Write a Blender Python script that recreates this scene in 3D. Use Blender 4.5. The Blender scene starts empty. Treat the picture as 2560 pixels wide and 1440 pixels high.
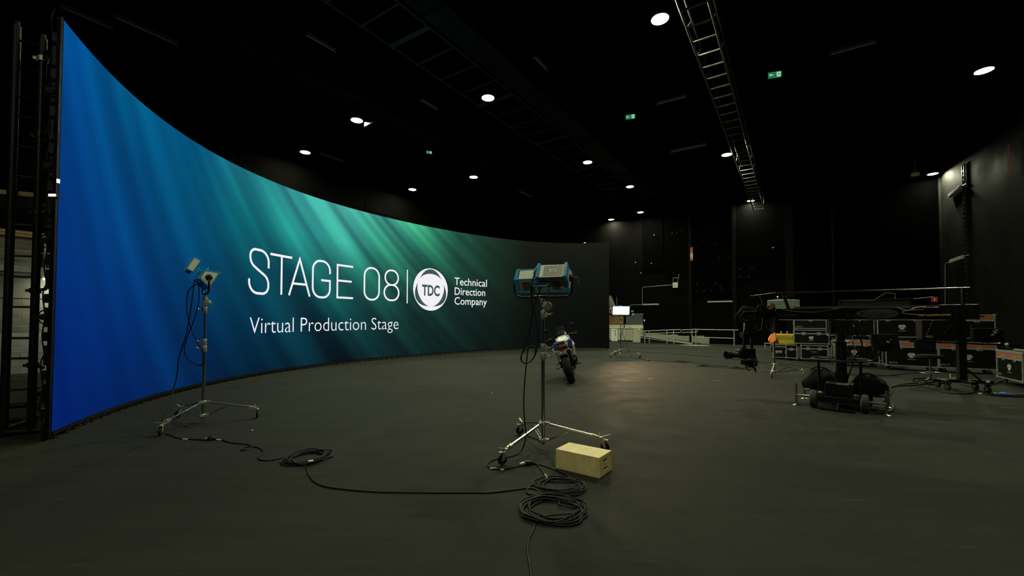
import bpy, bmesh, math, random
from mathutils import Vector, Matrix, Euler
random.seed(7)
PI = math.pi
C = bpy.context.scene.collection
SC = bpy.context.scene

# ------------------------------------------------------------------ camera
FPX = 1060.0; CZ = 1.6; HY = 798.0; PITCH = math.radians(1.6)
SH = HY - 720 - FPX*math.tan(PITCH)
cam_d = bpy.data.cameras.new('camera'); cam = bpy.data.objects.new('camera', cam_d); C.objects.link(cam)
cam_d.sensor_fit = 'HORIZONTAL'; cam_d.sensor_width = 36; cam_d.lens = 36*FPX/2560
cam_d.shift_y = SH/2560; cam_d.clip_end = 200
cam.location = (0, 0, CZ); cam.rotation_euler = (PI/2+PITCH, 0, 0)
SC.camera = cam

# ------------------------------------------------------------------ world and exposure
w = bpy.data.worlds.new('world'); SC.world = w; w.use_nodes = True
w.node_tree.nodes['Background'].inputs[0].default_value = (.6, .8, .7, 1)
w.node_tree.nodes['Background'].inputs[1].default_value = 0.0
SC.view_settings.view_transform = 'Standard'; SC.view_settings.look = 'None'
SC.view_settings.exposure = 0.0; SC.view_settings.gamma = 1.0; SC.view_settings.use_curve_mapping = False
SC.cycles.use_denoising = True
SC.cycles.max_bounces = 6; SC.cycles.diffuse_bounces = 3; SC.cycles.glossy_bounces = 3
SC.cycles.sample_clamp_indirect = 4.0
LAMP_W = 240.0          # each high bay lamp
LAMP_COL = (0.98, 1.0, 0.68)

# ------------------------------------------------------------------ helpers
def ray(px, py):
    xc = (px-1280)/FPX; yc = (720-py+SH)/FPX
    return xc, math.cos(PITCH)-yc*math.sin(PITCH), math.sin(PITCH)+yc*math.cos(PITCH)
def atz(px, py, z=0.0):          # where the line of sight meets a given height
    d = ray(px, py); t = (z-CZ)/d[2]; return Vector((d[0]*t, d[1]*t, z))
def aty(px, py, Y):
    d = ray(px, py); t = Y/d[1]; return Vector((d[0]*t, Y, CZ+d[2]*t))
RA = math.radians(-33.6)         # the room's axes are turned against the camera's
BX = Vector((math.cos(RA), math.sin(RA), 0)); AX = Vector((-math.sin(RA), math.cos(RA), 0))
def rm(b, a, z=0.0): return BX*b + AX*a + Vector((0, 0, z))
def ata(px, py, a):              # meets the vertical plane a = const
    d = Vector(ray(px, py)); t = a/d.dot(AX); p = d*t; return Vector((p.x, p.y, CZ+p.z))
def atb(px, py, b):
    d = Vector(ray(px, py)); t = b/d.dot(BX); p = d*t; return Vector((p.x, p.y, CZ+p.z))

MATS = {}
def mat(name, col, rough=.5, metal=0.0, var=.15, scale=8.0, bump=0.0, rvar=.1, spec=.5, coat=0.0):
    if name in MATS: return MATS[name]
    if max(col) < .03: col = tuple(c*.36 for c in col); spec *= .45
    m = bpy.data.materials.new(name); m.use_nodes = True; nt = m.node_tree; bs = nt.nodes['Principled BSDF']
    tc = nt.nodes.new('ShaderNodeTexCoord'); n = nt.nodes.new('ShaderNodeTexNoise')
    n.inputs['Scale'].default_value = scale; n.inputs['Detail'].default_value = 5
    nt.links.new(tc.outputs['Object'], n.inputs['Vector'])
    r = nt.nodes.new('ShaderNodeMapRange'); r.inputs[1].default_value = .3; r.inputs[2].default_value = .7
    r.inputs[3].default_value = 1-var; r.inputs[4].default_value = 1+var
    nt.links.new(n.outputs['Fac'], r.inputs[0])
    mx = nt.nodes.new('ShaderNodeVectorMath'); mx.operation = 'SCALE'; mx.inputs[0].default_value = col
    nt.links.new(r.outputs[0], mx.inputs['Scale']); nt.links.new(mx.outputs[0], bs.inputs['Base Color'])
    r2 = nt.nodes.new('ShaderNodeMapRange'); r2.inputs[1].default_value = .3; r2.inputs[2].default_value = .7
    r2.inputs[3].default_value = max(0, rough-rvar); r2.inputs[4].default_value = min(1, rough+rvar)
    nt.links.new(n.outputs['Fac'], r2.inputs[0]); nt.links.new(r2.outputs[0], bs.inputs['Roughness'])
    bs.inputs['Metallic'].default_value = metal; bs.inputs['Specular IOR Level'].default_value = spec
    bs.inputs['Coat Weight'].default_value = coat
    if bump:
        bp = nt.nodes.new('ShaderNodeBump'); bp.inputs['Strength'].default_value = bump; bp.inputs['Distance'].default_value = .01
        nt.links.new(n.outputs['Fac'], bp.inputs['Height']); nt.links.new(bp.outputs[0], bs.inputs['Normal'])
    MATS[name] = m; return m
def emis(name, col, strength):
    if name in MATS: return MATS[name]
    m = bpy.data.materials.new(name); m.use_nodes = True; bs = m.node_tree.nodes['Principled BSDF']
    bs.inputs['Base Color'].default_value = (.02, .02, .02, 1); bs.inputs['Emission Color'].default_value = (*col, 1)
    bs.inputs['Emission Strength'].default_value = strength
    MATS[name] = m; return m

class MB:
    def __init__(s): s.v = []; s.f = []; s.sm = []
    def add(s, vs, fs, smooth=False):
        o = len(s.v); s.v += [Vector(v) for v in vs]; s.f += [tuple(i+o for i in f) for f in fs]; s.sm += [smooth]*len(fs); return s
    def box(s, c, d, rz=0.0, M=None):
        x, y, z = d[0]/2, d[1]/2, d[2]/2
        R = M if M is not None else Matrix.Rotation(rz, 3, 'Z')
        vs = [Vector(c)+R@Vector((i*x, j*y, k*z)) for i in (-1, 1) for j in (-1, 1) for k in (-1, 1)]
        return s.add(vs, [(0,1,3,2),(4,6,7,5),(0,4,5,1),(2,3,7,6),(0,2,6,4),(1,5,7,3)])
    def beam(s, p, q, w_, h_):      # rectangular bar from p to q
        p, q = Vector(p), Vector(q); d = (q-p); L = d.length; d.normalize()
        up = Vector((0,0,1)) if abs(d.z) < .95 else Vector((0,1,0))
        x = d.cross(up).normalized(); u = x.cross(d)
        return s.box((p+q)/2, (w_, L, h_), M=Matrix((x, d, u)).transposed())
    def cyl(s, p, q, r, r2=None, n=12, cap=True, smooth=True):
        p, q = Vector(p), Vector(q); r2 = r if r2 is None else r2
        d = (q-p).normalized(); up = Vector((0,0,1)) if abs(d.z) < .9 else Vector((1,0,0))
        x = d.cross(up).normalized(); y = d.cross(x)
        a = [(math.cos(2*PI*i/n), math.sin(2*PI*i/n)) for i in range(n)]
        vs = [p+x*(c*r)+y*(t*r) for c, t in a]+[q+x*(c*r2)+y*(t*r2) for c, t in a]
        s.add(vs, [(i, (i+1) % n, n+(i+1) % n, n+i) for i in range(n)], smooth)
        if cap: s.add(vs, [tuple(range(n))[::-1], tuple(range(n, 2*n))])
        return s
    def tube(s, pts, r, n=8, closed=False):
        pts = [Vector(p) for p in pts]; m = len(pts); rings = []; X = None
        for i in range(m):
            if closed: d = pts[(i+1) % m]-pts[i-1]
            else: d = pts[min(i+1, m-1)]-pts[max(i-1, 0)]
            if d.length < 1e-9: d = Vector((0,0,1))
            d.normalize()
            if X is None:
                up = Vector((0,0,1)) if abs(d.z) < .9 else Vector((1,0,0)); X = d.cross(up).normalized()
            else:
                X = (X-d*X.dot(d)); X = X.normalized() if X.length > 1e-6 else d.orthogonal().normalized()
            Y = d.cross(X); rings.append([pts[i]+X*(r*math.cos(2*PI*k/n))+Y*(r*math.sin(2*PI*k/n)) for k in range(n)])
        vs = [v for rg in rings for v in rg]; fs = []
        for i in range(m if closed else m-1):
            j = (i+1) % m
            for k in range(n): fs.append((i*n+k, i*n+(k+1) % n, j*n+(k+1) % n, j*n+k))
        s.add(vs, fs, True)
        if not closed: s.add(rings[0], [tuple(range(n))[::-1]]); s.add(rings[-1], [tuple(range(n))])
        return s
    def lathe(s, c, prof, n=20, axis=None):      # prof = [(r, h)]; axis direction
        d = Vector(axis or (0,0,1)).normalized(); x = d.orthogonal().normalized(); y = d.cross(x); c = Vector(c)
        vs = [c+d*h+x*(r*math.cos(2*PI*k/n))+y*(r*math.sin(2*PI*k/n)) for r, h in prof for k in range(n)]
        fs = [(i*n+k, i*n+(k+1) % n, (i+1)*n+(k+1) % n, (i+1)*n+k) for i in range(len(prof)-1) for k in range(n)]
        s.add(vs, fs, True)
        if prof[0][0] > 1e-5: s.add(vs[:n], [tuple(range(n))[::-1]])
        if prof[-1][0] > 1e-5: s.add(vs[-n:], [tuple(range(n))])
        return s
    def torus(s, c, R, r, axis=(0,0,1), n=24, m=10):
        d = Vector(axis).normalized(); x = d.orthogonal().normalized(); y = d.cross(x); c = Vector(c)
        return s.tube([c+x*(R*math.cos(2*PI*i/n))+y*(R*math.sin(2*PI*i/n)) for i in range(n)], r, m, True)
    def prism(s, poly, d0, d1, M=None, o=(0,0,0)):   # poly in (x,z), extruded along y from d0 to d1
        n = len(poly); M = M if M is not None else Matrix.Identity(3); o = Vector(o)
        vs = [o+M@Vector((x, d0, z)) for x, z in poly]+[o+M@Vector((x, d1, z)) for x, z in poly]
        return s.add(vs, [tuple(range(n)), tuple(range(n, 2*n))[::-1]]+[(i, n+i, n+(i+1) % n, (i+1) % n) for i in range(n)])
    def loft(s, secs, cap=True, smooth=True):        # list of equal-length closed rings
        n = len(secs[0]); vs = [p for r in secs for p in r]
        s.add(vs, [(i*n+k, i*n+(k+1) % n, (i+1)*n+(k+1) % n, (i+1)*n+k) for i in range(len(secs)-1) for k in range(n)], smooth)
        if cap: s.add(secs[0], [tuple(range(n))[::-1]]); s.add(secs[-1], [tuple(range(n))])
        return s
    def build(s, name, m, parent=None, bevel=0, kind=None, label=None, world=True, seg=2):
        me = bpy.data.meshes.new(name); vs = s.v
        if parent is not None and world:
            W = root_mat(parent).inverted(); vs = [W@v for v in vs]
        me.from_pydata([tuple(v) for v in vs], [], s.f)
        me.polygons.foreach_set('use_smooth', s.sm)
        bm = bmesh.new(); bm.from_mesh(me); bmesh.ops.recalc_face_normals(bm, faces=bm.faces); bm.to_mesh(me); bm.free()
        if any(s.sm): me.set_sharp_from_angle(angle=math.radians(38))
        me.materials.append(m); o = bpy.data.objects.new(name, me); C.objects.link(o)
        if parent is not None: o.parent = parent
        if bevel:
            b = o.modifiers.new('bevel', 'BEVEL'); b.width = bevel; b.segments = seg; b.limit_method = 'ANGLE'; b.angle_limit = math.radians(40)
        if kind: o['kind'] = kind
        if label: o['label'] = label
        return o
def root_mat(o):
    while o.parent is not None: o = o.parent
    return Matrix.Translation(o.location) @ o.rotation_euler.to_matrix().to_4x4()
def thing(name, label, cat, loc=(0,0,0), rz=0.0, group=None, rot=None):
    o = bpy.data.objects.new(name, None); o.empty_display_size = .2; C.objects.link(o)
    o.location = loc; o.rotation_euler = rot or (0, 0, rz); o['label'] = label; o['category'] = cat
    if group: o['group'] = group
    return o
def tag(o, label, cat, group=None):
    o['label'] = label; o['category'] = cat
    if group: o['group'] = group
    return o
def L(t): return lambda x, y=0, z=0: root_mat(t) @ Vector((x, y, z))   # local to world
class LM:     # a mesh builder working in its thing's own coordinates
    def __new__(cls): return MB()
def part(mb, name, m, t, **k): return mb.build(name, m, t, world=False, **k)
def copy_tree(o, parent=None):
    c = o.copy(); C.objects.link(c); c.parent = parent
    for ch in [x for x in bpy.data.objects if x.parent == o]: copy_tree(ch, c)
    return c
def smooth_path(pts, n=6, closed=False):
    pts = [Vector(p) for p in pts]; out = []; m = len(pts)
    rng = range(m if closed else m-1)
    for i in rng:
        p0 = pts[i-1] if (closed or i > 0) else pts[0]; p1 = pts[i]; p2 = pts[(i+1) % m]
        p3 = pts[(i+2) % m] if (closed or i+2 < m) else pts[-1]
        for k in range(n):
            t = k/n
            out.append(.5*((2*p1)+(p2-p0)*t+(2*p0-5*p1+4*p2-p3)*t*t+(3*p1-p0-3*p2+p3)*t**3))
    if not closed: out.append(pts[-1])
    return out
_tc = {}
def text_geo(txt, offset=0.0, shear=0.0, font=None):
    k = (txt, offset, shear, bool(font))
    if k in _tc: return _tc[k]
    cu = bpy.data.curves.new('t', 'FONT'); cu.body = txt; cu.size = 1; cu.offset = offset; cu.resolution_u = 3; cu.shear = shear
    if font: cu.font = font
    o = bpy.data.objects.new('t', cu); C.objects.link(o); bpy.context.view_layer.update()
    me = bpy.data.meshes.new_from_object(o.evaluated_get(bpy.context.evaluated_depsgraph_get()))
    r = ([v.co.copy() for v in me.vertices], [tuple(p.vertices) for p in me.polygons])
    bpy.data.objects.remove(o); bpy.data.curves.remove(cu); bpy.data.meshes.remove(me)
    _tc[k] = r; return r
def put_text(mb, txt, fn, x0, x1, z0, caph, offset=0.0, shear=0.0, font=None):
    # fn(u, v) gives a world point; glyphs fitted between x0 and x1, base line z0, capital height caph
    vs, fs = text_geo(txt, offset, shear, font); hv, _ = text_geo('T', offset, 0, font)
    ch = max(v.y for v in hv)-min(v.y for v in hv); a = min(v.x for v in vs); b = max(v.x for v in vs)
    sx = (x1-x0)/(b-a); sz = caph/ch
    mb.add([fn(x0+(v.x-a)*sx, z0+v.y*sz) for v in vs], fs)

# ------------------------------------------------------------------ materials
BLK = mat('black paint', (.012, .012, .012), .5, 0, .2, 6)
BLKM = mat('black powder coat', (.014, .015, .015), .38, 0, .2, 10, spec=.5)
RUB = mat('black rubber', (.014, .014, .013), .75, 0, .2, 20)
CABLE = mat('black cable sheath', (.010, .010, .010), .55, 0, .1, 30, spec=.35)
CHROME = mat('worn chrome steel', (.46, .46, .42), .22, 1.0, .02, 30, rvar=.01)
STEEL = mat('dull cast aluminium', (.40, .40, .34), .42, .75, .08, 30)
GALV = mat('galvanised steel', (.34, .36, .33), .5, .35, .15, 12)
ALU = mat('aluminium case trim', (.48, .48, .44), .4, .6, .12, 15)
BLUEP = mat('blue lamp plastic', (.02, .30, .62), .4, 0, .1, 20)
WHITEP = mat('off white lamp shell', (.82, .85, .72), .45, 0, .06, 12)
GREYP = mat('grey and shaded lamp shell', (.24, .25, .22), .5, 0, .1, 12)  # on the lamp's lower slope this grey is painted shade
CASE = mat('black laminated case board', (.011, .011, .010), .42, 0, .2, 14)
LOGOW = mat('white screen print', (.55, .58, .50), .6, 0, .08, 20)
WOOD = mat('birch ply', (.68, .56, .25), .6, 0, .16, 9, bump=.1)
ORANGE = mat('orange case stripe', (.42, .125, .05), .5, 0, .1, 10)

# ------------------------------------------------------------------ room shell
def struct(o): o['kind'] = 'structure'; return o
A0, A1, B0, B1, H = -6.0, 30.2, -19.0, 6.34, 11.2
fl = MB(); fl.add([rm(B0-.3, A0-.3), rm(B1+.3, A0-.3), rm(B1+.3, A1+.3), rm(B0-.3, A1+.3)], [(0,1,2,3)])
fl.add([rm(B0-.3, A0-.3, -.2), rm(B1+.3, A0-.3, -.2), rm(B1+.3, A1+.3, -.2), rm(B0-.3, A1+.3, -.2)], [(0,1,2,3)])
FM = bpy.data.materials.new('dark studio floor'); FM.use_nodes = True
def floor_nodes():
    nt = FM.node_tree; N = nt.nodes; K = nt.links; bs = N['Principled BSDF']
    tc = N.new('ShaderNodeTexCoord')
    def noise(scale, det, vec=None, dist=0):
        n = N.new('ShaderNodeTexNoise'); n.inputs['Scale'].default_value = scale; n.inputs['Detail'].default_value = det
        n.inputs['Distortion'].default_value = dist; K.new(vec or tc.outputs['Object'], n.inputs['Vector']); return n
    def rng(src, a, b, c, d):
        r = N.new('ShaderNodeMapRange'); K.new(src, r.inputs[0])
        for i, v in enumerate((a, b, c, d)): r.inputs[i+1].default_value = v
        return r.outputs[0]
    def math_(op, a, b):
        m = N.new('ShaderNodeMath'); m.operation = op
        for i, x in enumerate((a, b)):
            if isinstance(x, (int, float)): m.inputs[i].default_value = x
            else: K.new(x, m.inputs[i])
        return m.outputs[0]
    big = noise(.35, 6); mid = noise(2.2, 8)
    # long faint wipe marks
    mp = N.new('ShaderNodeMapping'); mp.inputs['Scale'].default_value = (.5, 5.5, 1); mp.inputs['Rotation'].default_value = (0, 0, .35)
    K.new(tc.outputs['Object'], mp.inputs[0]); wipe = noise(1.3, 6, mp.outputs[0], .6)
    # scratches: thin bright scuffs
    mp2 = N.new('ShaderNodeMapping'); mp2.inputs['Scale'].default_value = (1.2, 16, 1); mp2.inputs['Rotation'].default_value = (0, 0, .9)
    K.new(tc.outputs['Object'], mp2.inputs[0]); sc1 = noise(1.6, 3, mp2.outputs[0], 1.2)
    scr = rng(sc1.outputs['Fac'], .66, .76, 0, .8)
    spk = noise(9, 2); sp = rng(spk.outputs['Fac'], .71, .76, 0, .5)
    v = math_('MULTIPLY', rng(big.outputs['Fac'], .3, .7, .84, 1.14), rng(mid.outputs['Fac'], .3, .7, .93, 1.07))
    v = math_('MULTIPLY', v, rng(wipe.outputs['Fac'], .3, .7, .90, 1.08))
    v = math_('ADD', v, math_('MULTIPLY', math_('ADD', scr, sp), .7))
    sm = N.new('ShaderNodeVectorMath'); sm.operation = 'SCALE'; sm.inputs[0].default_value = (.0262, .0280, .0232)
    K.new(v, sm.inputs['Scale']); K.new(sm.outputs[0], bs.inputs['Base Color'])
    K.new(rng(mid.outputs['Fac'], .3, .7, .62, .78), bs.inputs['Roughness'])
    bs.inputs['Specular IOR Level'].default_value = .03
floor_nodes()
struct(fl.build('floor', FM))
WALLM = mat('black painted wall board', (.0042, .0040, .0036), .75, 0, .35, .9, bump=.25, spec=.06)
WALLD = mat('near black sheet', (.0008, .0008, .0008), .95, 0, .2, 2, spec=.0)
WPAN = mat('black acoustic panel', (.0024, .0024, .0026), .9, 0, .3, 1.5, spec=.03)
CEIL = mat('black ceiling', (.003, .003, .003), .9, 0, .3, 1, spec=.03)
def wallbox(name, b0, b1, a0, a1, z0, z1, m, parent=None):
    mb = MB(); c = rm((b0+b1)/2, (a0+a1)/2, (z0+z1)/2); mb.box(c, (b1-b0, a1-a0, z1-z0), RA)
    return mb.build(name, m, parent)
wl = struct(wallbox('wall_left', B0-.3, B0, A0-.3, A1+.3, 0, H, WALLM))
wb = struct(wallbox('wall_back', B0, B1, A1, A1+.3, 0, H, WALLM))
WALLR = mat('lit black right wall', (.0110, .0108, .0094), .7, 0, .3, .7, bump=.2, spec=.06)  # paler copy of the wall black, lit look put into its colour
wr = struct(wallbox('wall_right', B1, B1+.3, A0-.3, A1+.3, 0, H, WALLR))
struct(wallbox('wall_front', B0, B1, A0-.3, A0, 0, H, WALLM))
struct(wallbox('ceiling', B0-.3, B1+.3, A0-.3, A1+.3, H, H+.2, CEIL))

# left wall: concrete block area at the near end, seen behind the screen's end
BLOCK = mat('raw concrete block', (.125, .120, .088), .85, 0, .22, 3.0, bump=.3)
BLOCKP = mat('white painted block', (.25, .255, .235), .75, 0, .12, 2.0, bump=.25)
CONC = mat('stained concrete lintel', (.13, .128, .098), .85, 0, .3, 1.6, bump=.2)
TIMB = mat('timber beam', (.30, .16, .055), .7, 0, .2, 4)
def block_mesh(m):
    mb = MB(); mb.box((0,0,0), (.07, .39, .19)); o = mb.build('block', m, None); me = o.data; bpy.data.objects.remove(o)
    bm = bmesh.new(); bm.from_mesh(me); bmesh.ops.bevel(bm, geom=bm.edges[:], offset=.006, segments=1, affect='EDGES'); bm.to_mesh(me); bm.free(); return me
bmr, bmp = block_mesh(BLOCK), block_mesh(BLOCKP)
for r in range(11):
    for c in range(18):
        o = bpy.data.objects.new('block', bmp if r < 6 else bmr); C.objects.link(o); o.parent = wl
        o.location = rm(B0+.035+random.uniform(-.003, .003), .2+c*.4+(.2 if r % 2 else 0), .1+r*.2); o.rotation_euler = (0, 0, RA)
wallbox('mortar_backing', B0, B0+.067, 0, 7.6, 0, 2.19, mat('pale mortar', (.20,.195,.15), .9, 0, .15, 5), wl)
wallbox('concrete_panel', B0, B0+.07, -2, 7.6, 2.22, 2.86, CONC, wl)
wallbox('concrete_band', B0, B0+.09, -2, 7.6, 2.88, 3.0, CONC, wl)
wallbox('concrete_panel', B0, B0+.05, -2, 2.75, 3.16, 4.02, CONC, wl)
wallbox('timber_beam', B0, B0+.14, -2, 3.0, 4.02, 4.2, TIMB, wl)
# black board panels higher up the left wall
for i in range(9):
    wallbox('wall_panel', B0, B0+.05+.01*(i % 2), 2+i*3.1, 2+i*3.1+3.06, 4.4 if i < 2 else 2.9, 7.4, WALLM, wl)
    wallbox('wall_panel', B0, B0+.04+.01*((i+1) % 2), 2+i*3.1, 2+i*3.1+3.06, 7.44, 10.4, WALLM, wl)

# back wall: pilasters and acoustic panels
PIL = mat('dark grey steel column', (.012, .012, .0105), .7, 0, .2, 3, spec=.08)
def bw(px): return ata(px, 798, A1).dot(BX)
for px, w_ in ((1728, .16), (1838, .20), (1976, .42), (2085, .10), (2355, .10)):
    wallbox('pilaster', bw(px)-w_/2, bw(px)+w_/2, A1-.28, A1-.01, 0, 9.5, PIL, wb)
def zz(px, py): return ata(px, py, A1).z
for x0, x1, y0, y1 in ((1608, 1660, 500, 676), (1664, 1725, 480, 692), (1733, 1834, 470, 750), (1843, 1968, 470, 640), (1843, 1968, 643, 700), (1986, 2078, 420, 760)):
    wallbox('acoustic_panel', bw(x0), bw(x1), A1-.09, A1-.005, zz((x0+x1)/2, y1), min(10.5, zz((x0+x1)/2, y0)), WPAN, wb)
wallbox('near_black_panel', bw(2092), bw(2352), A1-.2, A1-.02, 0, 10.4, WALLD, wb)  # near-black slab over the right part of the back wall
PATCH = mat('worn adhesive patch', (.032, .032, .030), .8, 0, .5, 12, spec=.1)
for px, py in ((1742,616),(1787,609),(1799,646),(1824,643),(1742,709),(1789,708),(1801,716),(1826,715),(1849,672),(1880,668),(1741,728),(1761,727),(1779,727),(1805,724),(1831,723),(1848,693),(1872,693),(1692,582),(1705,577),(1680,583)):
    p = ata(px, py, A1-.10); m_ = MB(); m_.box(p, (.05, .01, .06), RA)
    for k in range(2): m_.box(p+rm(.07*(k-.5), 0, random.uniform(-.09, .09)), (.03, .012, .03), RA)
    m_.build('patch', PATCH, wb)
# lit stretch of right wall has a column of cable ladder
cl = thing('cable_ladder', 'tall black vertical cable ladder running up the right hand wall', 'cable ladder', rm(B1-.1, 25.2), RA)
def rwall_a(px): return atb(px, 798, B1).dot(AX)
al = rwall_a(2424)
m_ = MB(); m_.box(rm(B1-.05, al-.12, 4.7), (.05, .03, 7.4), RA); part_ = m_.build('rail', BLKM, cl)
m_ = MB(); m_.box(rm(B1-.05, al+.12, 4.7), (.05, .03, 7.4), RA); m_.build('rail', BLKM, cl)
for i in range(36):
    m_ = MB(); m_.box(rm(B1-.05, al, 1.1+i*.2), (.04, .22, .035), RA); m_.build('rung', STEEL if i % 1 else mat('lit grey ladder rung', (.06,.06,.055), .5, .5), cl)  # rungs of the black ladder painted grey to look lit

# floor markings
YEL = mat('faded yellow line paint', (.16, .14, .035), .8, 0, .4, 6)
def strip(name, p, q, wd, m, label, cat, z=.004):
    mb = MB(); mb.beam(Vector(p)+Vector((0,0,z/2)), Vector(q)+Vector((0,0,z/2)), wd, z); o = mb.build(name, m); tag(o, label, cat); return o
p = atz(20, 949.5); strip('floor_line', rm(p.dot(BX), -3), rm(p.dot(BX), 8), .05, YEL, 'yellow line painted on floor along the pale block wall', 'floor marking')
p = atz(1700, 866.5); strip('floor_line', rm(-17, p.dot(AX)), rm(bw(1880), p.dot(AX)), .06, YEL, 'thin yellow line painted on floor in front of ramp and kitchen units', 'floor marking')
p = atz(1900, 873); strip('floor_line', rm(atz(1880,873).dot(BX), p.dot(AX)), rm(atz(1925,873).dot(BX), p.dot(AX)), .09, YEL, 'short worn yellow dashes on floor left of yellow case', 'floor marking')

# ------------------------------------------------------------------ LED wall
LCX, LCY = 4.575, 10.525
LC = [11.4903, 0.3566, 1.8994, -1.9054, -1.6761, 1.5647]
ZB, ZT = .11, 5.67
_ns = 2400; _P = []; _S = [0.0]
for i in range(_ns+1):
    th = 204.5-117*i/_ns; u = (th-146)/58.5; r = sum(c*u**k for k, c in enumerate(LC)); t = math.radians(th)
    _P.append(Vector((LCX+r*math.cos(t), LCY+r*math.sin(t), 0)))
    if i: _S.append(_S[-1]+(_P[i]-_P[i-1]).length)
SL = _S[-1]
import bisect
def led(s, z, off=0.0):
    i = min(max(bisect.bisect_right(_S, s)-1, 0), _ns-1); t = (s-_S[i])/(_S[i+1]-_S[i])
    p = _P[i].lerp(_P[i+1], t); j = max(0, i-8); k = min(_ns, i+9); d = (_P[k]-_P[j]).normalized()
    n = Vector((d.y, -d.x, 0)); return Vector((p.x+n.x*off, p.y+n.y*off, z))
ledw = thing('led_wall', 'giant curved screen showing STAGE 08 lettering over blue and green light rays', 'screen', led(SL/2, 0))
GS = [0, 2, 4, 6, 8, 10, 12, 14, 16, 18, 20, 24.3]; GZ = [.1, 1.6, 3.0, 4.4, 5.7]
GC = [  # rows: s; columns: height from bottom to top, display values
 [(0,34,112),(0,42,118),(0,50,118),(0,62,128),(0,72,140)],
 [(0,30,88),(0,42,105),(0,58,115),(0,68,118),(0,84,126)],
 [(0,38,85),(0,50,98),(0,66,110),(0,78,115),(0,88,128)],
 [(0,36,62),(0,50,76),(4,66,86),(8,98,110),(28,112,122)],
 [(3,34,50),(5,48,62),(10,66,76),(34,126,126),(52,144,144)],
 [(6,28,36),(8,46,52),(22,80,78),(48,138,130),(66,156,146)],
 [(8,32,36),(14,46,46),(26,80,70),(42,126,104),(60,152,132)],
 [(10,32,32),(14,42,40),(24,62,52),(30,92,76),(46,126,102)],
 [(11,27,25),(15,37,33),(21,50,42),(23,62,50),(27,70,56)],
 [(10,20,18),(12,26,22),(16,34,28),(19,41,33),(24,44,34)],
 [(7,11,9),(8,13,9),(10,15,11),(15,19,14),(20,22,16)],
 [(4,6,4),(6,7,5),(9,11,7),(14,16,11),(22,23,17)]]  # dark end rows: reflected ceiling light painted into the picture
def s2l(c): c /= 255.0; return c/12.92 if c < .04045 else ((c+.055)/1.055)**2.4
def lerp(a, b, t): return a+(b-a)*t
def grid(s, z):
    i = max(0, min(len(GS)-2, bisect.bisect_right(GS, s)-1)); j = max(0, min(len(GZ)-2, bisect.bisect_right(GZ, z)-1))
    t = (s-GS[i])/(GS[i+1]-GS[i]); v = (z-GZ[j])/(GZ[j+1]-GZ[j]); t = t*t*(3-2*t)*.5+t*.5; v = max(0, min(1, v))
    return [lerp(lerp(GC[i][j][k], GC[i+1][j][k], t), lerp(GC[i][j+1][k], GC[i+1][j+1][k], t), v) for k in range(3)]
from mathutils import noise as mn
def rays(s, z):
    d = ZT-z; q = (s-.50*d)/(1+.060*d)
    n = 0; amp = 1
    a = mn.noise(Vector((q*.85, z*.10, 3.1))); b = mn.noise(Vector((q*2.3, z*.16, 9.2))); c = mn.noise(Vector((q*4.6, z*.2, 5.7)))
    return .72*a+.36*b+.07*c
NX, NZ = 620, 96
cols = []; vs = []; fs = []
for i in range(NX+1):
    s = SL*i/NX
    for j in range(NZ+1):
        z = ZB+(ZT-ZB)*j/NZ; vs.append(led(s, z)); g = grid(s, z)
        R_ = rays(s, z); st = .34+.68*max(0, 1-abs(s-11)/8); st *= max(.25, min(1, (21-s)/5))
        f_ = max(.35, 1+1.25*st*R_)
        cols.append([max(0.0, s2l(max(0, x*(f_ if k != 2 else (1+(f_-1)*.75)))))for k, x in enumerate(g)])
for i in range(NX):
    for j in range(NZ): a = i*(NZ+1)+j; fs.append((a, a+NZ+1, a+NZ+2, a+1))
me = bpy.data.meshes.new('display_surface'); W_ = root_mat(ledw).inverted()
me.from_pydata([tuple(W_@v) for v in vs], [], fs)
ca = me.color_attributes.new('picture', 'FLOAT_COLOR', 'POINT')
for i, c in enumerate(cols): ca.data[i].color = (*c, 1)
DM = bpy.data.materials.new('led picture and lamp sheen'); DM.use_nodes = True; nt = DM.node_tree; bs = nt.nodes['Principled BSDF']
at = nt.nodes.new('ShaderNodeAttribute'); at.attribute_name = 'picture'
bs.inputs['Base Color'].default_value = (.003, .003, .003, 1); bs.inputs['Roughness'].default_value = .8; bs.inputs['Specular IOR Level'].default_value = 0.0
nt.links.new(at.outputs['Color'], bs.inputs['Emission Color']); bs.inputs['Emission Strength'].default_value = 1.0
me.materials.append(DM); me.polygons.foreach_set('use_smooth', [True]*len(fs))
dsp = bpy.data.objects.new('display_surface', me); C.objects.link(dsp); dsp.parent = ledw
# cabinets behind the surface, one per half metre column, plus plinth trim and feet
CAB = mat('black screen cabinet', (.010, .010, .011), .5, 0, .2, 6)
nc = int(SL/.5)
cw = SL/nc
for i in range(nc):
    s0, s1 = i*cw, (i+1)*cw; mb = MB(); g = .004
    a, b = led(s0+g, 0, -.012), led(s1-g, 0, -.012); c_, d_ = led(s0+g, 0, -.055), led(s1-g, 0, -.055)
    base = [a, b, d_, c_]
    mb.add([Vector((p.x, p.y, ZB-.052)) for p in base]+[Vector((p.x, p.y, ZT)) for p in base], [(0,1,2,3),(7,6,5,4),(0,4,5,1),(1,5,6,2),(2,6,7,3),(3,7,4,0)])
    mb.build('cabinet_column', CAB, ledw)
mb = MB(); n_ = 240; sec = []
for i in range(n_+1):
    s = SL*i/n_; sec.append([led(s, ZB-.052, .012), led(s, ZB-.002, .012), led(s, ZB-.002, -.02), led(s, ZB-.052, -.02)])
mb.loft(sec, smooth=False); mb.build('plinth_trim', BLK, ledw)
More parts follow.
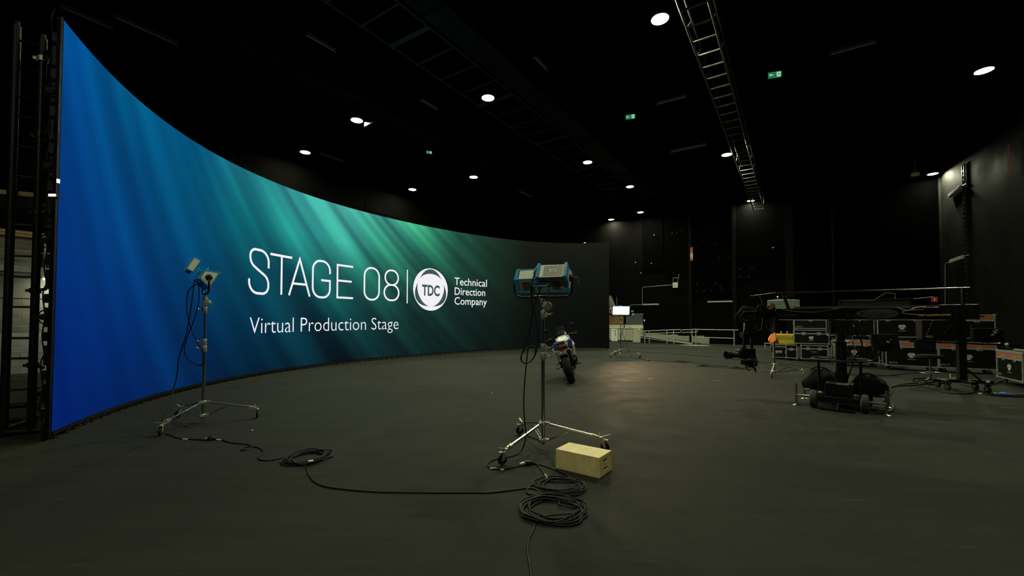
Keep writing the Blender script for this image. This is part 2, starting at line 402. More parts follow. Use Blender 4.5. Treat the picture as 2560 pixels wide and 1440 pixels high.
ft = MB(); ft.lathe((0,0,0), [(.045, 0), (.045, .010), (.016, .016), (.014, .04)], 10); ft.cyl((0,0,.03), (0,0,.07), .008, n=6)
fo = part(ft, 'levelling_foot', BLKM, ledw); fm = fo.data; bpy.data.objects.remove(fo)
for i in range(nc):
    for off in (.11, .39):
        o = bpy.data.objects.new('levelling_foot', fm); C.objects.link(o); o.parent = ledw; o.location = W_@led(min(SL, i*cw+off*cw/.5), 0, -.02)
# a few clamps and cable lumps visible down the end of the wall
e0 = led(0, 0, 0); ed = (led(.3, 0)-e0).normalized(); en = Vector((ed.y, -ed.x, 0))
def endp(back, z, side=0): q = e0-en*back-ed*side; return Vector((q.x, q.y, z))
mb = MB(); mb.beam(endp(.030, .04, .02), endp(.030, ZT+.02, .02), .055, .03); mb.build('end_frame', CAB, ledw, label='black perforated frame closing the end of the screen')
for i in range(11):
    z = .36+i*.505
    mb = MB(); mb.box(endp(.075, z, .0), (.05, .06, .12), math.atan2(ed.y, ed.x)); mb.box(endp(.075, z-.25, .0), (.02, .05, .26), math.atan2(ed.y, ed.x))
    mb.build('panel_clamp', BLKM, ledw)
for i in range(5):
    z = .62+i*1.01; mb = MB(); c = endp(.105, z, .02)
    mb.tube([c+Vector((0, .0, .085*math.sin(t)))+(-en)*(.05*math.cos(t)) for t in [2*PI*k/18 for k in range(18)]], .008, 6, True)
    mb.lathe(c-ed*.02, [(.04, 0), (.04, .05)], 14, tuple(ed)); mb.build('data_cable_loop', CABLE, ledw)
for i in range(6):
    mb = MB(); z = .2+i*.93; mb.tube(smooth_path([endp(.09, z, 0), endp(.12, z+.25, 0), endp(.095, z+.5, .01), endp(.125, z+.8, 0), endp(.09, z+.95, 0)], 5), .008, 6)
    mb.build('power_lead', CABLE, ledw)
m_ = MB(); c = led(SL-1.25, ZT+.02, -.05); m_.box(c, (.10, .05, .04)); m_.build('sensor', WHITEP, ledw)

# lettering shown on the screen (flat, on its surface)
LW = emis('white lettering on screen', (.86, .84, .90), 1.0); LT = emis('dark green lettering on screen', (.010, .055, .045), 1.0)
def fillet(pts, rad):
    out = [Vector(pts[0])]
    for i in range(1, len(pts)-1):
        p, a, b = Vector(pts[i]), Vector(pts[i-1]), Vector(pts[i+1]); r = rad[i] if isinstance(rad, (list, tuple)) else rad
        if r <= 0: out.append(p); continue
        da, db = (a-p).normalized(), (b-p).normalized(); ang = da.angle(db); tl = min(r/math.tan(ang/2), (a-p).length*(.97 if i == 1 else .5), (b-p).length*(.97 if i == len(pts)-2 else .5))
        r = tl*math.tan(ang/2); c = p+(da+db).normalized()*(r/math.sin(ang/2)); s_, e_ = p+da*tl-c, p+db*tl-c
        n = 10; t0 = math.atan2(s_.y, s_.x); t1 = math.atan2(e_.y, e_.x); dt = (t1-t0+PI) % (2*PI)-PI
        out += [c+Vector((math.cos(t0+dt*k/n), math.sin(t0+dt*k/n)))*r for k in range(n+1)]
    out.append(Vector(pts[-1])); return out
def ribbon(mb, pts, wd, off, closed=False):
    q = []
    m = len(pts)
    for i in range(m if closed else m-1):
        a, b = pts[i], pts[(i+1) % m]; n = max(1, int((b-a).length/.12))
        q += [a.lerp(b, k/n) for k in range(n)]
    if not closed: q.append(pts[-1])
    m = len(q); L_, R_ = [], []
    for i in range(m):
        a = q[i-1] if (closed or i) else q[0]; b = q[(i+1) % m] if (closed or i < m-1) else q[-1]
        d0 = (q[i]-a); d1 = (b-q[i])
        if d0.length < 1e-9: d0 = d1
        if d1.length < 1e-9: d1 = d0
        d0 = d0.normalized(); d1 = d1.normalized(); t = (d0+d1).normalized(); n = Vector((-t.y, t.x)); k = wd/2/max(.4, t.dot(d0))
        L_.append(led(q[i].x+n.x*k, q[i].y+n.y*k, off)); R_.append(led(q[i].x-n.x*k, q[i].y-n.y*k, off))
    mb.add(L_+R_, [(i, (i+1) % m, m+(i+1) % m, m+i) for i in range(m if closed else m-1)])
SW = .07; OFF = .008
def V2(l): return [Vector(p) for p in l]
glyphs = {
 'S': [([(6.87,3.08),(6.87,3.56),(6.18,3.56),(6.18,3.16),(6.87,2.78),(6.87,2.33),(6.15,2.33),(6.15,2.72)], .32)],
 'T': [([(6.93,3.515),(7.78,3.515)], 0), ([(7.37,3.5),(7.37,2.34)], 0)],
 'A': [([(7.67,2.34),(8.085,3.52),(8.5,2.34)], 0), ([(7.79,2.72),(8.37,2.72)], 0)],
 'G': [([(9.34,3.16),(9.34,3.57),(8.62,3.57),(8.62,2.34),(9.34,2.34),(9.34,2.92),(8.97,2.92)], [0,.32,.32,.32,.32,0,0])],
 'E': [([(10.35,3.52),(9.66,3.52),(9.66,2.37),(10.36,2.37)], 0), ([(9.66,2.97),(10.29,2.97)], 0)],
 '0': [([(11.2,3.57),(10.87,3.57),(10.87,2.35),(11.56,2.35),(11.56,3.57),(11.2,3.57)], .32)],
 '8': [([(12.16,3.57),(11.85,3.57),(11.85,2.98),(12.49,2.98),(12.49,3.57),(12.16,3.57)], .30), ([(12.16,2.98),(11.81,2.98),(11.81,2.36),(12.52,2.36),(12.52,2.98),(12.16,2.98)], .32)],
 'bar': [([(12.95,2.26),(12.95,3.67)], 0)]}
for k, st in glyphs.items():
    mb = MB()
    for pts, rad in st: ribbon(mb, fillet(V2(pts), rad), SW if k != 'bar' else .05, OFF)
    mb.build('letter' if k != 'bar' else 'divider_line', LW, ledw)
def polar(mb, cx, cz, fn, off):
    nr, na = 6, 96; vs = [led(cx, cz, off)]; fs = []
    for i in range(1, nr+1):
        for k in range(na):
            t = 2*PI*k/na; r = fn(t)*i/nr; vs.append(led(cx+r*math.cos(t), cz+r*math.sin(t), off))
    for k in range(na): fs.append((0, 1+k, 1+(k+1) % na))
    for i in range(1, nr):
        for k in range(na): a = 1+(i-1)*na; b = a+na; fs.append((a+k, b+k, b+(k+1) % na, a+(k+1) % na))
    mb.add(vs, fs)
RL = .93; lcx, lcz = 14.185, 2.905
mb = MB(); polar(mb, lcx, lcz, lambda t: RL, OFF); mb.build('logo_ring', LW, ledw)
mb = MB(); polar(mb, lcx, lcz, lambda t: RL*(.875+.085*math.cos(3*(t-PI/2))), OFF+.004); mb.build('logo_gap', LT, ledw)
mb = MB(); polar(mb, lcx, lcz, lambda t: RL*(.768-.028*math.cos(3*(t-PI/2))), OFF+.008); mb.build('logo_disc', LW, ledw)
mb = MB(); put_text(mb, 'TDC', lambda u, v: led(u, v, OFF+.012), 13.71, 14.66, 2.64, .48, .030); mb.build('logo_letters', LT, ledw)
for tx, x0, x1, z0 in (('Technical', 15.49, 17.37, 3.19), ('Direction', 15.51, 17.27, 2.73), ('Company', 15.50, 17.37, 2.28)):
    mb = MB(); put_text(mb, tx, lambda u, v: led(u, v, OFF), x0, x1, z0, .345, .003); mb.build('caption', LW, ledw)
mb = MB(); put_text(mb, 'Virtual Production Stage', lambda u, v: led(u, v, OFF), 6.20, 12.52, 1.195, .445, -.012); mb.build('caption', LW, ledw)

# ------------------------------------------------------------------ ladder tower and platform at the screen's end
TUBEM = mat('dark green grey tube', (.020, .024, .021), .4, .2, .2, 8)
pA = atz(8.5, 1092); pB = atz(77, 1086)
lt = thing('ladder_tower', 'tall dark ladder of two steel posts standing left of the curved screen', 'ladder frame', (pA+pB)/2)
zp = (5.66, 5.63)
for p, z1 in ((pA, 5.70), (pB, 5.60)):
    mb = MB(); mb.cyl(p, p+Vector((0,0,z1)), .045, n=16); mb.cyl(p+Vector((0,0,z1)), p+Vector((0,0,z1+.06)), .028, n=12); mb.build('post', TUBEM, lt)
for z in (.63, 1.06, 1.34, 1.77, 2.19, 2.48, 2.91, 3.59, 4.01, 4.43, 4.71, 5.12, 5.50):
    mb = MB(); mb.cyl(pA+Vector((0,0,z)), pB+Vector((0,0,z)), .016, n=8); mb.build('rung', BLKM, lt)
dirp = (pB-pA).normalized()
for z in (.40, .96, 2.0, 3.1, 4.2, 5.3):
    q = endp(.10, z+.0, .0); p = pB+Vector((0,0,z)); d = q-p
    mb = MB(); mb.cyl(p, p+d*.95, .014, n=8); mb.cyl(p+d*.35, p+d*.55, .022, n=8); mb.cyl(p+d*.8, p+d*.95, .022, n=8); a = mb.build('brace_arm', BLKM, lt)
    mb = MB(); mb.lathe(p-Vector((0,0,.035)), [(.06, 0), (.06, .07)], 12); mb.box(p-dirp*.07, (.05, .03, .04), math.atan2(dirp.y, dirp.x)); mb.build('clamp', STEEL if z > 5 else BLKM, a)
fwd = Vector((-dirp.y, dirp.x, 0))
for k, (z, o_) in enumerate(((.05, 0), (.28, .9), (.05, 1.0))):
    mb = MB(); a = pA-dirp*1.6+fwd*o_+Vector((0,0,z)); b = pB+dirp*(.30 if o_ == 0 else -.32)+fwd*o_+Vector((0,0,z)); mb.cyl(a, b, .04, n=12); mb.build('base_beam', TUBEM, lt)
mb = MB(); mb.cyl(pA-dirp*.9+Vector((0,0,.05)), pA-dirp*.9+fwd*1.0+Vector((0,0,.05)), .03, n=8); mb.build('base_tie', BLKM, lt)
mb = MB(); mb.cyl(pB-dirp*.36+Vector((0,0,.05)), pB-dirp*.36+fwd*1.0+Vector((0,0,.05)), .03, n=8); mb.build('base_tie', BLKM, lt)
DECK = mat('deck plywood underside', (.045, .038, .026), .8, 0, .2, 3); DECKE = mat('pale timber deck edge', (.26, .21, .10), .7, 0, .2, 6)
dp = pA+fwd*.35+Vector((0,0,3.36))
pf = thing('platform_deck', 'timber edged platform deck across the ladder posts beside the screen', 'platform', dp)
ang = math.atan2(dirp.y, dirp.x)
mb = MB(); mb.box(pA-dirp*1.08+fwd*.55+Vector((0,0,3.35)), (2.3, .95, .04), ang); mb.build('deck_board', DECK, pf)
mb = MB(); mb.box(pA-dirp*.64+fwd*.065+Vector((0,0,3.36)), (1.9, .03, .06), ang); mb.build('timber_edge', DECKE, pf)
mb = MB(); mb.box(pA+dirp*.1+fwd*.3+Vector((0,0,3.39)), (.4, .04, .02), ang); mb.build('batten', GALV, pf)
wlp = aty(131, 488, 5.60)
wk = thing('work_light', 'small bright work light fixed behind the left end of screen', 'lamp', wlp)
mb = MB(); mb.box(wlp+Vector((0,.03,0)), (.11, .05, .05)); mb.build('housing', BLKM, wk)
mb = MB(); mb.box(wlp-Vector((0,.004,0)), (.09, .01, .03)); mb.build('tube', emis('warm work lamp', (1, .85, .5), 3.0), wk)
mb = MB(); mb.box(wlp+Vector((.04,.03,.20)), (.014, .03, .05)); mb.build('indicator', emis('warm work lamp', (1, .85, .5), 3.0), wk)

# gantry with galvanised rails on the left wall
gb = -18.2
gt = thing('gantry', 'galvanised walkway with handrails on the pale block wall', 'walkway', rm(gb, 1.5))
def gline(name, z, r, a0, a1, sq=False, db=0):
    mb = MB()
    if sq: mb.beam(rm(gb+db, a0, z), rm(gb+db, a1, z), .08, r)
    else: mb.cyl(rm(gb+db, a0, z), rm(gb+db, a1, z), r, n=8)
    mb.build(name, GALV, gt)
gline('top_rail', 4.05, .026, -3, 3.45); gline('mid_rail', 3.52, .020, -3, 3.45); gline('edge_beam', 3.02, .16, -3, 3.7, True)
for a in (-1.8, .0, 2.72, 3.45):
    mb = MB(); mb.cyl(rm(gb, a, 3.0), rm(gb, a, 4.08), .028, n=8); mb.lathe(rm(gb, a, 3.49), [(.045, 0), (.045, .06)], 10); mb.build('post', GALV, gt)
mb = MB(); mb.box(rm((gb+B0)/2, .5, 2.97), (abs(B0-gb), 7.0, .04), RA); mb.build('walkway_deck', DECK, gt)
for a in (-1.6, 1.6, 4.2):
    mb = MB(); mb.beam(rm(gb, a, 2.94), rm(B0+.08, a, 2.6), .05, .05); mb.build('bracket', GALV, gt)
def batten_light(p, d, length, label, group=None, lit=False, r=.035, m=None, rod=True, to=None):
    d = d.normalized(); t = thing('batten_light', label, 'light fitting', p, 0, group)
    mb = MB(); mb.beam(p-d*length/2+Vector((0,0,.05)), p+d*length/2+Vector((0,0,.05)), .09, .05); mb.build('housing', m or mat('dull white fitting', (.22,.22,.19), .5, 0, .1), t)
    mb = MB(); mb.cyl(p-d*(length/2-.03), p+d*(length/2-.03), r*.6, n=10); mb.build('tube', emis('lit fluorescent', (.95,1,.85), 6) if lit else mat('unlit fluorescent tube', (.62,.64,.58), .4), t)
    for k in (-1, 1):
        mb = MB(); mb.box(p+d*(k*length/2), (.04, .07, .07), math.atan2(d.y, d.x)); mb.build('end_cap', mat('dull white fitting', (.22,.22,.19), .5, 0, .1), t)
        if rod: mb = MB(); mb.cyl(p+d*(k*length*.35)+Vector((0,0,.06)), Vector((p.x, p.y, to or H))+d*(k*length*.35), .006, n=5); mb.build('hanger', BLKM, t)
    return t
pbl = atb(104, 697, B0+.2)+AX*.6; pbl.z = atb(104, 697, B0+.2).z
bl_ = batten_light(pbl, AX, 1.2, 'lit fluorescent tube on the pale block wall under walkway', lit=True, rod=False, r=.06)
def area(name, loc, size, energy, col, direction, shape='DISK', sy=None, parent=None):
    l = bpy.data.lights.new(name, 'AREA'); l.shape = shape; l.size = size; l.energy = energy; l.color = col
    if sy: l.size_y = sy
    o = bpy.data.objects.new(name, l); C.objects.link(o)
    o.rotation_euler = Vector(direction).to_track_quat('-Z', 'Y').to_euler(); o.location = loc
    if parent is not None:
        o.parent = parent; W = root_mat(parent); o.matrix_parent_inverse = W.inverted()
    return o
area('tube_glow', pbl+BX*.28-Vector((0,0,.0)), .1, 60, (.95,1,.8), -BX+Vector((0,0,-.5)), 'RECTANGLE', 1.1, bl_)

# ------------------------------------------------------------------ high bay lamps
LENS = emis('lamp lens', (.97, 1.0, .86), 14)
lamp_px = [(1650,48),(1220,245),(892,301),(763,381),(1031,474),(1184,443),(1469,406),(1575,467),(1601,531),(1528,549),(1817,387),(1877,502),(2460,177),(2332,435)]
where = ['largest round ceiling lamp, beside the ladder truss', 'second largest round ceiling lamp, over the left cable tray', 'round ceiling lamp with a small white flag at its right', 'leftmost round ceiling lamp, above the blue part of screen',
 'round ceiling lamp low above the top edge of screen', 'round ceiling lamp over the middle of the curved screen', 'round ceiling lamp straight above the large stand light', 'round ceiling lamp upper right of the screen end',
 'small round ceiling lamp, right of the pair above screen end', 'small round ceiling lamp, left of the pair above screen end', 'round ceiling lamp touching the far part of ladder truss', 'far round ceiling lamp at the end of ladder truss',
 'rightmost round ceiling lamp near the frame edge', 'round ceiling lamp beside the lit wall corner at right']
ZL = 8.9
for i, (px, py) in enumerate(lamp_px):
    p = atz(px, py, ZL); t = thing('ceiling_light', where[i], 'ceiling light', p, 0, 'high bay lamps on the ceiling')
    mb = MB(); mb.lathe((0,0,0), [(.22, .0), (.23, .02), (.22, .07), (.12, .11), (.10, .19), (.03, .22)], 24); part(mb, 'housing', BLKM, t)
    mb = MB(); mb.lathe((0,0,-.004), [(.205, 0), (.205, .01)], 24); part(mb, 'lens', LENS, t)
    mb = MB(); mb.cyl((0,0,.2), (0,0,{6:.60,7:.60,2:.55,5:.55}.get(i, H-ZL)), .012, n=6); part(mb, 'rod', BLKM, t)
    wgt = 1.0
    if i in (3, 4): wgt = .5
    if i in (2, 5, 6, 7): wgt = 1.35
    if i in (0, 1, 13): wgt = (1.25, 1.85, 2.0)[(0, 1, 13).index(i)]
    a = area('lamp_beam', p-Vector((0,0,.02)), .36, LAMP_W*wgt, LAMP_COL, (0,0,-1), parent=t); a.data.spread = math.radians(170)
# unseen lamps out of frame, powers tuned as fill; last one added for it
for i, (b, a_) in enumerate(((-10.5, 3.5), (-3.0, 3.0), (4.2, 4.5), (4.4, 11.5), (-6.5, -4), (1.0, -4.8))):
    p = rm(b, a_, ZL); t = thing('ceiling_light', ['round ceiling lamp out of view, above the near end of screen','round ceiling lamp out of view, high above the viewpoint to the left','round ceiling lamp out of view, high above the viewpoint to the right','round ceiling lamp out of view, close to the right hand wall','round ceiling lamp out of view, behind the viewpoint to the left','round ceiling lamp added out of view as fill, straight behind the viewpoint'][i], 'ceiling light', p, 0, 'high bay lamps on the ceiling')
    mb = MB(); mb.lathe((0,0,0), [(.22, .0), (.23, .02), (.22, .07), (.12, .11), (.10, .19), (.03, .22)], 24); part(mb, 'housing', BLKM, t)
    mb = MB(); mb.lathe((0,0,-.004), [(.205, 0), (.205, .01)], 24); part(mb, 'lens', LENS, t)
    mb = MB(); mb.cyl((0,0,.2), (0,0,H-ZL), .012, n=6); part(mb, 'rod', BLKM, t)
    a = area('lamp_beam', p-Vector((0,0,.02)), .36, LAMP_W*(.02, .22, .20, .30, .10, 1.7)[i], LAMP_COL, (0,0,-1), parent=t); a.data.spread = math.radians(170)

# ------------------------------------------------------------------ overhead steel, ducts, trays
TRUSS = mat('grey truss steel', (.14, .14, .115), .45, .3, .2, 10); DK = mat('dark grey tray steel', (.030, .032, .036), .6, .2, .2, 5)
DUCT = mat('dark duct sheet', (.012, .015, .013), .6, .2, .2, 1.5)
def bAt(px, py, z): return atz(px, py, z).dot(BX)
def aAt(px, py, z): return atz(px, py, z).dot(AX)
zt = 8.2
bl, br = bAt(1729, 103, zt), bAt(1792, 80, zt)
lt2 = thing('lighting_truss', 'long ladder like steel truss running away under the ceiling', 'truss', rm((bl+br)/2, 15, zt))
a0, a1 = aAt(1690, 0, zt)-3, 29.5
for b in (bl, br):
    for z in (zt, zt+.55):
        mb = MB(); mb.cyl(rm(b, a0, z), rm(b, a1, z), .028, n=8); mb.build('chord', DK if z > zt else TRUSS, lt2)
a = a0+.3; i = 0
while a < a1:
    # evenly spaced rungs between the lower chords
    mb = MB(); mb.cyl(rm(bl, a, zt), rm(br, a, zt), .022, n=8); mb.build('rung', TRUSS, lt2)
    if i % 2 == 0:
        for b in (bl, br): mb = MB(); mb.cyl(rm(b, a, zt), rm(b, a+.62, zt+.55), .014, n=6); mb.build('lattice', DK, lt2)
    a += .62; i += 1
for a in (a0+2, a0+8, a0+14, a0+20):
    mb = MB(); mb.cyl(rm((bl+br)/2, a, zt+.5), rm((bl+br)/2, a, H), .012, n=6); mb.build('hanger', BLKM, lt2)
zt = 9.7
b0_, b1_ = bAt(1139, 222, zt), bAt(1264, 218, zt)
b1_ = bAt(1264, 218, zt)
ct = thing('cable_tray', 'dark wide ladder shaped cable tray over the curved screen', 'cable tray', rm((b0_+b1_)/2, 12, zt))
a0 = aAt(800, 0, zt)-2; a1 = 29
for b in (b0_, b1_):
    mb = MB(); mb.beam(rm(b, a0, zt), rm(b, a1, zt), .06, .10); mb.build('side_rail', DK, ct)
a = a0; i = 0
while a < 27:
    mb = MB(); wd = .18 if i % 4 == 0 else .07
    mb.beam(rm(b0_-.08, a, zt-.03), rm(b1_, a, zt-.03), wd, .05); mb.build('rung', DK, ct); a += 1.05; i += 1
for a in (a0+3, a0+9, a0+15, 26):
    mb = MB(); mb.cyl(rm(b1_, a, zt), rm(b1_, a, H), .01, n=6); mb.build('hanger', BLKM, ct)
zt = 9.55
bd0, bd1 = bAt(1264, 218, zt), bAt(1221, 117, zt)
def duct(label, b0, b1, z0, z1, a0, a1, n, m=DUCT):
    t = thing('air_duct', label, 'duct', rm((b0+b1)/2, (a0+a1)/2, z0))
    for i in range(n):
        q0 = a0+(a1-a0)*i/n; q1 = a0+(a1-a0)*(i+1)/n-.03; mb = MB(); mb.box(rm((b0+b1)/2, (q0+q1)/2, (z0+z1)/2), (abs(b1-b0), q1-q0, z1-z0), RA); mb.build('duct_section', m, t)
        mb = MB(); mb.box(rm((b0+b1)/2, q1, (z0+z1)/2), (abs(b1-b0)+.06, .05, z1-z0+.06), RA); mb.build('flange', m, t)
duct('large rectangular duct beside the cable tray', min(bd0, bd1)+.1, max(bd0, bd1)+.1, zt, zt+.7, -2, 27.5, 12)
zt = 9.5; be0, be1 = bAt(836, 233, zt), bAt(870, 200, zt)
duct('rectangular duct nearer the left wall above the screen', be0-.5, be0+.5, zt, zt+.5, 2, 28, 10)
# cross ducts along b
duct2 = thing('roof_beam', 'row of dark roof beams crossing the ceiling', 'beam', rm(0, 10, 10.3))
for a in range(-3, 30, 4):
    mb = MB(); mb.box(rm((B0+B1)/2, a, 10.9), (B1-B0-.02, .18, .45), RA); mb.build('beam', CEIL, duct2)
for (x0, y0, x1, y1, z, lab) in ((290,38,440,115,8.9,'longest unlit batten light, near the screen tip'), (765,88,840,128,9.6,'unlit batten light left of the cable tray'), (150,15,280,72,9.2,'faint unlit batten light above the screen tip'),
  (1050,250,1095,273,9.9,'short unlit batten light below the cable tray'), (800,385,860,404,8.9,'unlit batten light right of the leftmost lamp'), (1290,480,1335,491,8.9,'unlit batten light over the dark end of screen'),
  (1335,143,1367,173,9.9,'unlit batten light upper middle with a bright tip'), (1643,262,1714,240,9.3,'unlit batten light left of truss, above the arrow sign'), (1680,384,1762,358,8.6,'bent unlit batten light left of the truss lamp'),
  (2075,130,2185,113,8.9,'faint unlit batten light at upper right')):
    p, q = atz(x0, y0, z), atz(x1, y1, z)
    d = q-p; d = AX*d.dot(AX) if abs(d.dot(AX)) > abs(d.dot(BX)) else BX*d.dot(BX)
    batten_light((p+q)/2, d, min(3.0, d.length), lab, 'unlit batten lights under the ceiling', to=9.45 if z < 9 else None)
# white flag by lamp and exit signs
p = atz(922, 310, 8.8); mb = MB(); mb.prism([(-.16, .07), (.2, .08), (-.16, -.09)], -.01, .01); o = mb.build('paper_flag', mat('white card', (.5,.5,.48), .6)); o.location = p; tag(o, 'small white triangular flag hanging right of a ceiling lamp', 'flag')
def exit_sign(px, py, Y, w_, label, yaw):
    p = aty(px, py, Y); t = thing('exit_sign', label, 'exit sign', p, yaw, 'green exit signs under the ceiling')
    G = emis('green sign face', (.02, .36, .13), .5); Wt = emis('white sign symbol', (.7, .9, .6), .8); h = w_*.5
    mb = MB(); mb.box((0,.04,0), (w_+.05, .06, h+.05)); part(mb, 'housing', BLKM, t)
    mb = MB(); mb.box((0,0,0), (w_, .02, h)); part(mb, 'sign_face', G, t)
    mb = MB(); mb.prism([(-.42*w_, 0), (-.30*w_, .13*h*1.6), (-.30*w_, .05*h), (-.12*w_, .05*h), (-.12*w_, -.05*h), (-.30*w_, -.05*h), (-.30*w_, -.13*h*1.6)], -.018, -.012); part(mb, 'arrow', Wt, t)
    mb = MB(); mb.prism([(.14*w_, -.38*h), (.42*w_, -.38*h), (.42*w_, .38*h), (.14*w_, .38*h)], -.018, -.012); part(mb, 'door_symbol', Wt, t)
    mb = MB()
    for pl in ([(.20,.10),(.27,.16),(.32,.02),(.38,-.10)], [(.27,.16),(.25,-.05),(.20,-.18),(.17,-.30)], [(.25,-.05),(.31,-.14),(.36,-.28)]):
        for (x0, z0), (x1, z1) in zip(pl, pl[1:]): mb.beam((x0*w_, -.024, z0*h*1.05), (x1*w_, -.024, z1*h*1.05), .008, .035*w_)
    mb.lathe((.30*w_, -.026, .27*h), [(.03*w_, 0), (.03*w_, .004)], 10, (0,1,0)); part(mb, 'running_figure', G, t)
    mb = MB(); mb.cyl((0, .04, h/2), (0, .04, H-p.z), .012, n=6)
    for k in (-1, 1): mb.cyl((k*w_*.4, .04, h/2), (k*w_*.4, .04, h/2+.5), .006, n=5)
    for k in range(6): mb.cyl((-w_*.4, .04, h/2+.08*k+.05), (w_*.4, .04, h/2+.08*k+.05), .005, n=4)
    part(mb, 'hanger', BLKM, t)
exit_sign(1937, 187, 12.0, .34, 'nearest green exit sign, right of the ladder truss', -.3)
exit_sign(1576, 292, 15.5, .34, 'green arrow exit sign between the round ceiling lamps', -.3)
exit_sign(1073, 381, 20, .26, 'tiny far green exit sign over the curved screen', .3)

# ================================================================== props
# ------------------------------------------------------------------ rolling light stands
def rot(a): return Vector((math.cos(a), math.sin(a), 0))
def rolling_stand(loc, legdeg, label, ztop, cols, caster_yaw, group=None, knuckle=True, rad=.72, thick=.023, kn=0.0, legflip=None):
    t = thing('rolling_stand', label, 'light stand', loc, 0, group)
    up = Vector((0,0,1))
    z1 = cols[0]
    mb = MB(); mb.cyl((0,0,.06), (0,0,z1), thick, n=18); part(mb, 'base_column', CHROME, t)
    if len(cols) > 1:
        mb = MB(); mb.cyl((0,0,z1-.02), (0,0,cols[1]), thick*.72, n=16); part(mb, 'riser', CHROME, t)
        mb = MB(); mb.cyl((0,0,cols[1]-.05), (0,0,ztop), thick*.6, n=16); part(mb, 'riser', CHROME, t)
    ka = kn
    def collar(z, h, r, ang):
        mb = MB(); mb.lathe((0,0,z), [(r*.9, 0), (r, .008), (r, h-.008), (r*.9, h)], 18)
        mb.box(rot(ang)*(r+.008)+up*(z+h*.55), (.03, .03, h*.6), ang); c = part(mb, 'collar', STEEL, t)
        mb = MB(); k = rot(ang)*(r+.02)+up*(z+h*.55); mb.cyl(k, k+rot(ang)*.035, .006, n=8); k2 = k+rot(ang)*.035
        mb.beam(k2-rot(ang+PI/2)*.0-up*.012, k2+rot(ang)*.035+up*.018, .010, .014); mb.lathe(k2, [(.011, -.006), (.011, .008)], 10, tuple(rot(ang))); part(mb, 'tightening_knob', STEEL, c)
    if len(cols) > 1:
        collar(z1-.03, .10, thick*1.45, ka); collar(z1+.075, .10, thick*1.3, ka)
        collar(cols[1]-.10, .11, thick*1.2, ka)
    else: collar(z1-.08, .10, thick*1.4, ka)
    if knuckle:
        mb = MB(); mb.cyl((0,0,ztop-.01), (0,0,ztop+.11), .018, n=12); mb.box((0,0,ztop+.055), (.05, .045, .05)); c = part(mb, 'swivel_head', STEEL, t)
        mb = MB(); mb.lathe((.05,-.02,ztop-.01), [(.02, -.01), (.048, 0), (.054, .01), (.054, .032), (.046, .04), (.01, .042)], 20, (.35,-.93,0)); mb.box((.025,0,ztop+.0), (.06,.03,.05)); part(mb, 'ratchet_disc', STEEL, c)
        mb = MB(); mb.beam((-.02,0,ztop+.09), (-.07,-.01,ztop+.10), .014, .012); part(mb, 'lever', STEEL, c)
    # hubs
    for z, r in ((.295, .042), (.09, .036)):
        mb = MB(); mb.lathe((0,0,z), [(r, 0), (r*1.05, .01), (r*1.05, .035), (r*.9, .045)], 18)
        for d in legdeg: mb.box(rot(math.radians(d))*(r+.012)+up*(z+.022), (.05, .045, .03), math.radians(d))
        part(mb, 'hub', STEEL, t)
    for i, d in enumerate(legdeg):
        a = math.radians(d); u = rot(a); side = rot(a+PI/2); zend = .15
        mb = MB(); mb.beam(u*.055+up*.315, u*(rad-.11)+up*(zend+.035), .030, .022); lg = part(mb, 'leg', CHROME, t, bevel=.003)
        mid = u*(rad*.43)+up*.222
        mb = MB()
        for k in (-1, 1): mb.beam(u*.05+side*.014*k+up*.11, mid+side*.018*k, .003, .016)
        part(mb, 'brace', CHROME, t)
        mb = MB(); mb.beam(u*(rad-.13)+up*(zend+.038), u*(rad-.05)+up*(zend+.012), .045, .034); mb.box(u*(rad-.025)+up*(zend+.008), (.06, .045, .025), a)
        mb.lathe(u*(rad)+up*(zend-.04), [(.014, 0), (.026, .008), (.026, .03), (.016, .045)], 14); cf = part(mb, 'caster_mount', STEEL, t)
        mb = MB(); k = u*(rad-.01)+up*(zend+.02); mb.beam(k, k+u*.11+up*.03, .018, .008); mb.beam(u*(rad-.04)+side*.02+up*(zend+.02), u*(rad-.03)+side*.05+up*(zend+.06), .014, .008); part(mb, 'leg_lock_lever', STEEL, cf)
        yaw = math.radians(caster_yaw[i]); f_ = rot(yaw); sd = rot(yaw+PI/2); wc = u*rad+f_*.03+up*.057
        mb = MB()
        for k in (-1, 1): mb.prism([(-.02, .02), (.03, .02), (.045, -.06), (.015, -.065)], k*.021-.0015, k*.021+.0015, M=Matrix((f_, sd, up)).transposed(), o=u*rad+up*.115)
        mb.box(u*rad+f_*.005+up*.135, (.06, .046, .006), yaw); fk = part(mb, 'caster_fork', STEEL, t)
        mb = MB(); mb.torus(wc, .040, .016, tuple(sd), 24, 8); mb.lathe(wc-sd*.013, [(.038, 0), (.038, .026)], 20, tuple(sd)); part(mb, 'wheel', RUB, fk)
        mb = MB(); mb.lathe(wc-sd*.016, [(.016, 0), (.016, .032)], 12, tuple(sd)); part(mb, 'wheel_bearing', STEEL, fk)
        mb = MB(); mb.beam(u*rad-f_*.0+up*.137, u*rad-f_*.0+up*.137+f_*.07+up*.004, .032, .006); part(mb, 'brake_lever', STEEL, fk)
    return t
sA = Vector((.384, 5.27, 0)); sB = Vector((-4.785, 6.61, 0)); sC = Vector((4.61, 18.0, 0)); sD = Vector((7.5, 12.15, 0))
rolling_stand(sA, (230, 110, 354), 'nearest chrome rolling stand, carrying the large lamp beside the ply box', 1.77, (1.12, 1.70), (205, 190, 330), 'chrome rolling stands', kn=-.3)
rolling_stand(sB, (266, 151, 28), 'chrome rolling stand in front of the blue part of the screen', 1.86, (1.12, 1.79), (290, 250, 300), 'chrome rolling stands', kn=PI)
